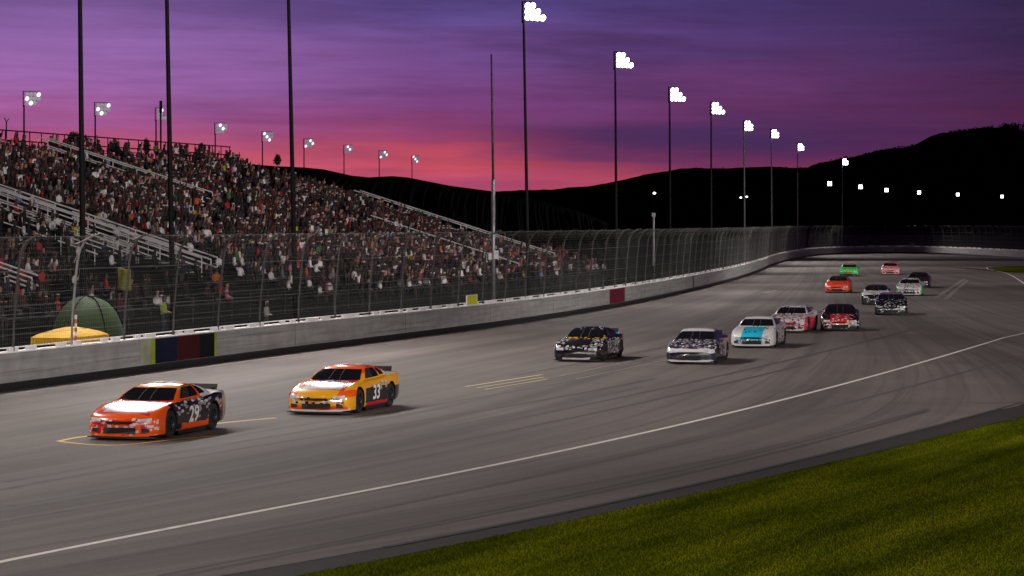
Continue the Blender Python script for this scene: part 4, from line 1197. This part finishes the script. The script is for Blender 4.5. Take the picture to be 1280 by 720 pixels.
O_ = (.85, .095, .006, 1); ORY = (.80, .26, .01, 1); WHT = (.64, .60, .60, 1); RED = (.55, .02, .02, 1); BLK = (.010, .009, .012, 1); YEL = (.80, .36, .008, 1); CYN = (.02, .42, .60, 1); NAV = (.008, .008, .020, 1); GRY = (.30, .28, .28, 1); GRN = (.04, .48, .12, 1); PUR = (.03, .014, .04, 1); PNK = (.62, .20, .20, 1); TAN = (.55, .30, .20, 1)
HOOD = lambda c, hx=.55, hy=.55, cx=1.55: ((cx, 0, .8), (hx, hy, .22), c, True)
SIDE = lambda c, cx=0, hx=1.3, z=.45, hz=.30: ((cx, .97, z), (hx, .10, hz), c, True)
NOSE = lambda c, z=.35, hz=.25, hy=1: ((2.35, 0, z), (.25, hy, hz), c, True)
DEC = lambda p, a, b_: ('decal', p, a, b_)
CARS = [
    dict(px=(167, 547), hd=16.0, base=O_, num='29', label='orange stock car with white hood patch and black doors leading the pack',
         zones=[NOSE(RED, .46, .05, .75), HOOD(RED, .75, .72, 1.5), HOOD((.50, .46, .47, 1), .58, .60, 1.55), HOOD(DEC(.55, (.16, .12, .20, 1), RED), .55, .55, 1.5), SIDE(BLK, -.35, 1.75, .58, .40), SIDE(DEC(.85, GRY, WHT), -.5, 1.6, .72, .17), SIDE(DEC(.4, GRY, O_), -.9, 1.2, .45, .2), SIDE(O_, -.3, 1.0, .19, .12), ((-2.0, 0, 1.0), (.6, .9, .12), WHT), ((-1.3, 0, 1.12), (.5, .9, .22), WHT), ((.02, 0, 1.26), (.5, .9, .13), ORY), ((-.05, 0, 1.3), (.30, .45, .1), ('decal', .5, WHT, RED)), NOSE(DEC(.55, WHT, RED), .34, .2, .95), ((2.3, .6, .36), (.3, .06, .2), RED), ((-2.4, .9, .6), (.35, .2, .5), GRY)]),
    dict(px=(408, 516), hd=15.8, base=YEL, num='33', label='yellow and orange stock car with white hood patch, second in the pack',
         zones=[HOOD(RED, .78, .70, 1.35), HOOD((.50, .46, .50, 1), .55, .58, 1.5), HOOD(DEC(.5, (.06, .05, .22, 1), RED), .5, .6, 1.3), NOSE(WHT, .13, .06, 1), NOSE(DEC(.5, BLK, WHT), .38, .16, .8), SIDE(BLK, -.2, 1.1, .47, .22), SIDE(DEC(.8, GRY, WHT), -.5, .9, .70, .12), SIDE(RED, -.3, 1.1, .17, .09), ((-.3, 0, 1.24), (.85, .9, .16), O_), ((1.9, .8, .6), (.5, .2, .1), O_), NOSE(O_, .2, .05, .9), ((-1.6, 0, 1.1), (.42, .9, .2), WHT), SIDE(BLK, -2.2, .5, .38, .25)]),
    dict(px=(726, 451), hd=14.7, base=BLK, num=None, label='black stock car with white fenders and gold marks, nearest the wall in mid pack',
         zones=[HOOD(DEC(.85, GRY, WHT), .7, .95, 1.7), HOOD(BLK, .6, .5, 1.75), ((.95, .45, .85), (.35, .5, .14), ('decal', .75, YEL, (.6, .4, .05, 1))), NOSE(DEC(.7, WHT, GRY), .55, .08, .95), NOSE(WHT, .14, .035, .55), SIDE(DEC(.8, GRY, WHT), .0, 1.3, .55, .3), ((-1.8, 0, 1.05), (.5, .9, .2), CYN), ((-2.2, .9, .7), (.4, .2, .3), TAN), ((-.4, 0, 1.27), (.8, .6, .1), ('decal', .7, GRY, PUR))]),
    dict(px=(866, 454), hd=11.8, base=(.035, .032, .06, 1), num=None, label='navy and white stock car with tan rear flank beside the white and blue car',
         zones=[HOOD(DEC(.75, GRY, WHT), .75, .95, 1.6), NOSE(WHT, .52, .08, .95), NOSE(NAV, .32, .13, .78), NOSE(WHT, .13, .04, .9), ((.1, 0, 1.26), (.45, .8, .1), WHT), SIDE(DEC(.6, WHT, GRY), .3, 1.2, .6, .3), ((-1.5, .95, .55), (.85, .15, .35), TAN)]),
    dict(px=(943, 434), hd=13.0, base=WHT, num=None, label='white stock car with bright blue hood close behind the navy car',
         zones=[HOOD(CYN, .75, .46, 1.8), NOSE(CYN, .44, .14, .45), HOOD(DEC(.3, CYN, NAV), .7, .6, 1.6), NOSE(DEC(.6, NAV, CYN), .33, .10, .8), SIDE(DEC(.85, BLK, GRY), -.3, 1.9, .5, .33), ((-1.6, 0, 1.0), (.8, .9, .2), ('decal', .5, BLK, GRY)), NOSE(WHT, .14, .05, .9)]),
    dict(px=(986, 415), hd=14.5, base=WHT, num=None, label='white stock car with red doors following the blue hooded car',
         zones=[HOOD(DEC(.6, NAV, RED), .8, .9, 1.6), NOSE((.7, .10, .14, 1), .42, .12, .7), SIDE((.75, .05, .10, 1), .1, 2.2, .45, .33), SIDE(DEC(.6, WHT, PUR), -.8, 1.4, .7, .2), ((-.4, 0, 1.27), (.8, .7, .1), ('decal', .6, GRY, PUR)), NOSE(DEC(.6, PUR, GRY), .35, .22, .9)]),
    dict(px=(1050, 413), hd=7.4, base=BLK, num=None, label='black stock car with red hood flames running alone on the inside',
         zones=[HOOD(RED, .55, .50, 1.95), NOSE((.75, .04, .03, 1), .42, .13, .5), HOOD(DEC(.45, WHT, RED), .6, .95, 1.9), NOSE(DEC(.8, WHT, (.2, .3, .15, 1)), .24, .09, .7), NOSE(DEC(.6, WHT, RED), .45, .2, .95), SIDE(DEC(.4, GRY, (.10, .16, .05, 1)), .4, 1.6, .5, .3)]),
    dict(px=(1047, 366), hd=10.0, base=(.75, .07, .02, 1), num=None, label='red orange stock car near the wall side of the rear group',
         zones=[HOOD(DEC(.4, RED, BLK), .8, .9, 1.5), ((-.4, 0, 1.27), (.9, .8, .1), (.05, .02, .02, 1)), SIDE(DEC(.6, BLK, WHT), -.4, 1.7, .5, .3), NOSE(BLK, .2, .07, .6)]),
    dict(px=(1095, 380.5), hd=8.5, base=BLK, num=None, label='stock car with white hood and black nose, partly behind the black car',
         zones=[HOOD(WHT, .8, .95, 1.4), HOOD(DEC(.35, BLK, GRY), 1.0, .95, 1.6), ((-.4, 0, 1.27), (.9, .8, .1), (.04, .03, .03, 1)), NOSE(BLK, .3, .2, 1), NOSE(DEC(.35, WHT, GRY), .3, .18, .6), SIDE(DEC(.3, WHT, GRY), .2, 1.6, .6, .25)]),
    dict(px=(1114, 393.5), hd=8.3, base=BLK, num=None, label='black stock car with white nose marks in front of the rear group',
         zones=[HOOD(DEC(.3, WHT, GRY), .9, .9, 1.6), NOSE(DEC(.5, WHT, GRY), .28, .12, .75), NOSE(DEC(.9, WHT, GRY), .52, .05, .95), SIDE(DEC(.4, WHT, GRY), .3, 1.6, .6, .25), ((-.4, 0, 1.28), (.9, .8, .1), (.18, .12, .22, 1)), ((-1.8, 0, 1.0), (.6, .9, .2), GRY)]),
    dict(px=(1137, 369.5), hd=10.5, base=WHT, num=None, label='white stock car with green flank at the right of the rear group',
         zones=[HOOD(DEC(.5, NAV, BLK), .9, .9, 1.5), NOSE(DEC(.5, BLK, GRY), .35, .2, .9), SIDE(GRN, .2, 2.2, .45, .33), ((-.4, 0, 1.27), (.8, .7, .1), ('decal', .8, BLK, GRY))]),
    dict(px=(1147.5, 359.5), hd=11.0, base=(.03, .018, .02, 1), num=None, label='dark stock car mostly hidden behind the white and green car',
         zones=[((-.4, 0, 1.27), (.9, .8, .1), (.06, .03, .03, 1)), SIDE(DEC(.5, GRY, WHT), 0, 1.6, .5, .3)]),
    dict(px=(1061, 345.5), hd=10.0, base=GRN, num=None, label='bright green stock car far back near the wall',
         zones=[HOOD(DEC(.35, YEL, BLK), .9, .9, 1.6), ((-.4, 0, 1.27), (.9, .8, .1), (.30, .12, .03, 1)), NOSE(YEL, .4, .12, .35), NOSE(BLK, .18, .07, .9), SIDE(DEC(.4, YEL, BLK), 0, 1.8, .45, .3)]),
    dict(px=(1113, 343.5), hd=8.2, base=PNK, num=None, label='pale red and white stock car, farthest back of the pack',
         zones=[HOOD(DEC(.6, WHT, RED), .9, .95, 1.6), NOSE(DEC(.5, WHT, RED), .35, .25, .9), ((-.4, 0, 1.27), (.9, .5, .1), RED), SIDE(DEC(.4, WHT, RED), 0, 1.9, .5, .3)]),
]
def slot(o, m_, i=0):
    o.material_slots[i].link = 'OBJECT'; o.material_slots[i].material = m_
def make_car():
    root = empty('stock_car', (0, 0, 0))
    def pt(name, me, parent=root):
        o = bpy.data.objects.new(name, me); col.objects.link(o); o.parent = parent; return o
    pt('body', BODY); pt('cabin', CAB); pt('windshield', WS); pt('rear_window', RW)
    for me in SW: pt('side_window', me)
    for me in QW: pt('quarter_window', me)
    pt('grille', GRILLE_L); pt('grille', GRILLE_U)
    for me in HEADL: pt('headlight', me)
    for me in DUCT: pt('brake_duct', me)
    for yy in (-.20, .20):
        pt('windshield_brace', WBR[yy])
    pt('window_net', NET); pt('spoiler', SPO); pt('splitter', SPL); pt('side_skirt', SKT)
    for x in (1.41, -1.41):
        for s in (1, -1):
            w_ = empty('wheel', (x, s * .825, .355), 0 if s > 0 else math.pi, root)
            pt('tyre', TYR, w_); pt('rim', RIM, w_)
    return root
def kids(o): return [c for c in col.objects if c.parent == o]
proto = make_car(); tree_ = {proto: kids(proto)}
sub_ = {c: kids(c) for c in tree_[proto]}
def copy_car():
    r = proto.copy(); col.objects.link(r)
    for c in tree_[proto]:
        d_ = c.copy(); col.objects.link(d_); d_.parent = r
        for g_ in sub_[c]:
            e = g_.copy(); col.objects.link(e); e.parent = d_
    return r
roots = [proto] + [copy_car() for _ in CARS[1:]]
for r, c in zip(roots, CARS):
    p = gp(*c['px']); a = c['hd']
    # heading: towards the camera and left; the middle of the car lies behind its nose
    hv = Vector((-math.sin(R(a)), -math.cos(R(a)), 0))
    p = p - hv * 1.6
    r.location = (p.x, p.y, 0.0); r.rotation_euler = (0, 0, math.atan2(hv.y, hv.x)); r.scale = (1.03,) * 3
    tag(r, c['label'], 'race car', 'stock cars racing down the track')
    pm_ = livery('car_paint', c['base'], c['zones'])
    for k_ in kids(r):
        st_ = k_.name.split('.')[0]
        if st_ in ('body', 'cabin'): slot(k_, pm_, 0)
    if c['num']:
        for s in (1, -1):
            me = number_side(c['num'], s); me.materials.append(MAT['white']); o = bpy.data.objects.new('door_number', me); col.objects.link(o); o.parent = r
        me = number_roof(c['num']); me.materials.append(MAT['white']); o = bpy.data.objects.new('roof_number', me); col.objects.link(o); o.parent = r

# ------------------------------------------------------------------ sky
w = bpy.data.worlds.new('World'); scn.world = w; w.use_nodes = True
t = NT(w); bg = t.n['Background']
gen = t.node('ShaderNodeTexCoord').outputs['Generated']
sp = t.node('ShaderNodeSeparateXYZ'); t.l.new(gen, sp.inputs[0])
hyp = t.math('SQRT', t.math('ADD', t.math('MULTIPLY', sp.outputs[0], sp.outputs[0]), t.math('MULTIPLY', sp.outputs[1], sp.outputs[1])))
el = t.math('MULTIPLY', t.math('DIVIDE', sp.outputs[2], hyp), 11.0)              # 1.0 = 5.2 degrees up
az = t.math('ARCTAN2', sp.outputs[0], sp.outputs[1])                              # radians, + right
cb = t.node('ShaderNodeCombineXYZ'); t.set(cb.inputs[0], t.math('MULTIPLY', az, 9.0)); t.set(cb.inputs[1], t.math('MULTIPLY', el, 7.0)); t.set(cb.inputs[2], t.math('MULTIPLY_ADD', az, 3.0, 4.0))
n1 = t.noise(cb.outputs[0], 1.0, 5, .55)
cb2 = t.node('ShaderNodeCombineXYZ'); t.set(cb2.inputs[0], t.math('MULTIPLY', az, 16.0)); t.set(cb2.inputs[1], t.math('MULTIPLY_ADD', el, 22.0, 3.0)); t.set(cb2.inputs[2], 2.0)
n2 = t.noise(cb2.outputs[0], 1.0, 4, .6)
eld = t.math('ADD', el, t.math('MULTIPLY_ADD', n1, .26, -.13))
eld = t.math('ADD', eld, t.math('MULTIPLY_ADD', n2, .10, -.05))
def rampel(st):
    return t.ramp(t.math('MULTIPLY', eld, .25), [(e / 300 * .25, lin(c)) for e, c in st])
HI = [(420, (58, 42, 86)), (700, (26, 22, 42)), (1200, (12, 11, 20))]
left = rampel([(0, (215, 80, 118)), (78, (208, 80, 116)), (100, (198, 80, 128)), (130, (178, 86, 156)), (160, (172, 104, 184)), (205, (166, 106, 188)), (245, (150, 100, 180)), (279, (130, 90, 166))] + HI)
mid = rampel([(0, (160, 62, 118)), (40, (184, 64, 114)), (60, (198, 64, 104)), (76, (220, 66, 90)), (92, (178, 58, 106)), (115, (150, 60, 122)), (150, (134, 66, 138)), (200, (126, 74, 150)), (250, (106, 76, 156)), (279, (94, 72, 152))] + HI)
right = rampel([(0, (190, 60, 100)), (50, (206, 58, 90)), (72, (130, 46, 94)), (95, (78, 44, 100)), (118, (86, 46, 102)), (140, (110, 50, 108)), (170, (112, 54, 116)), (205, (92, 55, 120)), (279, (76, 56, 126))] + HI)
fr_ = rampel([(0, (120, 40, 80)), (90, (98, 38, 82)), (140, (86, 36, 78)), (200, (70, 40, 88)), (279, (52, 38, 80))] + HI)
c1 = t.mix(t.maprange(az, -.15, -.03), left, mid)
c2 = t.mix(t.maprange(az, -.02, .08), c1, right)
c3 = t.mix(t.maprange(az, .09, .19), c2, fr_)
sh = t.maprange(n2, .3, .7, .90, 1.10)
cbx = t.node('ShaderNodeCombineXYZ')
for i in range(3): t.set(cbx.inputs[i], sh)
cb3 = t.node('ShaderNodeCombineXYZ'); t.set(cb3.inputs[0], t.math('MULTIPLY', az, 11.0)); t.set(cb3.inputs[1], t.math('MULTIPLY_ADD', el, 9.0, t.math('MULTIPLY', az, 4.0))); cb3.inputs[2].default_value = 7.3
n3 = t.noise(cb3.outputs[0], 1.0, 6, .6)
cloud = t.math('MULTIPLY', t.math('MULTIPLY', t.maprange(n3, .46, .68, 0, .62), t.maprange(el, .18, .45)), t.maprange(az, -.17, .02, .25, 1.0))
gx = t.math('DIVIDE', t.math('SUBTRACT', t.math('MULTIPLY_ADD', n3, .05, az), .075), .055); gy = t.math('DIVIDE', t.math('SUBTRACT', t.math('MULTIPLY_ADD', n1, .16, el), .43), .085)
mass = t.math('MULTIPLY', t.math('EXPONENT', t.math('MULTIPLY', t.math('ADD', t.math('MULTIPLY', gx, gx), t.math('MULTIPLY', gy, gy)), -1.0)), .8)
cloud = t.math('MAXIMUM', cloud, mass)
c4 = t.mix(cloud, t.mix(1.0, c3, cbx.outputs[0], 'MULTIPLY'), lin((74, 44, 98)))
hsv = t.node('ShaderNodeHueSaturation'); hsv.inputs['Saturation'].default_value = .93; hsv.inputs['Value'].default_value = .97; t.l.new(c4, hsv.inputs['Color'])
t.l.new(hsv.outputs[0], bg.inputs['Color'])
bg.inputs['Strength'].default_value = 0.84

# ------------------------------------------------------------------ lamps of the place and added unseen fill lamps
def spot(loc, target, energy, size=95, blend=.7, c=(1, .94, .88), rad=.9):
    l_ = bpy.data.lights.new('flood_and_fill_lamp', 'SPOT'); l_.energy = energy; l_.spot_size = R(size); l_.spot_blend = blend; l_.color = c; l_.shadow_soft_size = rad
    o = bpy.data.objects.new('flood_and_fill_lamp', l_); col.objects.link(o); o.location = loc
    o.rotation_euler = (Vector(target) - Vector(loc)).to_track_quat('-Z', 'Y').to_euler()
    return o
KEY = 16000
for p, d in SPOTS:
    tgt = Vector((p.x, p.y, 0)) + N * 16 - U * 6
    spot(p, tgt, KEY * (1.0 if d < 300 else 1.6), 110)
for s in (30, 55, 80):                                              # poles of the same row nearer than the picture's left edge
    p = sl(s, -48, 20); spot(p, sl(s - 4, -30, 0), KEY, 110)
for p, tg, e in ((Vector((22, -25, 21)), (2, 60, 0), 105000), (Vector((60, 40, 21)), (8, 116, 2), 135000), (Vector((95, 120, 21)), (25, 190, 0), 185000), (Vector((115, 230, 21)), (45, 290, 0), 210000), (Vector((-25, -10, 20)), (-16, 62, 0), 45000)):  # unseen infield lamps without poles, added to light wall face, car fronts and crowd
    spot(p, tg, e, 75)

# ------------------------------------------------------------------ camera and render
cam = bpy.data.cameras.new('camera'); co = bpy.data.objects.new('camera', cam); col.objects.link(co)
co.location = (0, 0, H); co.rotation_euler = (R(90), 0, 0)
cam.sensor_width = 36; cam.lens = 36 * F / 1280; cam.shift_y = -(360 - YH) / 1280
cam.clip_start = .5; cam.clip_end = 12000
scn.camera = co
scn.view_settings.view_transform = 'Standard'; scn.view_settings.look = 'None'; scn.view_settings.exposure = 0; scn.view_settings.gamma = 1
scn.render.engine = 'CYCLES'
scn.cycles.use_denoising = True
scn.cycles.max_bounces = 5; scn.cycles.diffuse_bounces = 2; scn.cycles.glossy_bounces = 2
scn.cycles.use_light_tree = True
scn.cycles.sample_clamp_indirect = 4
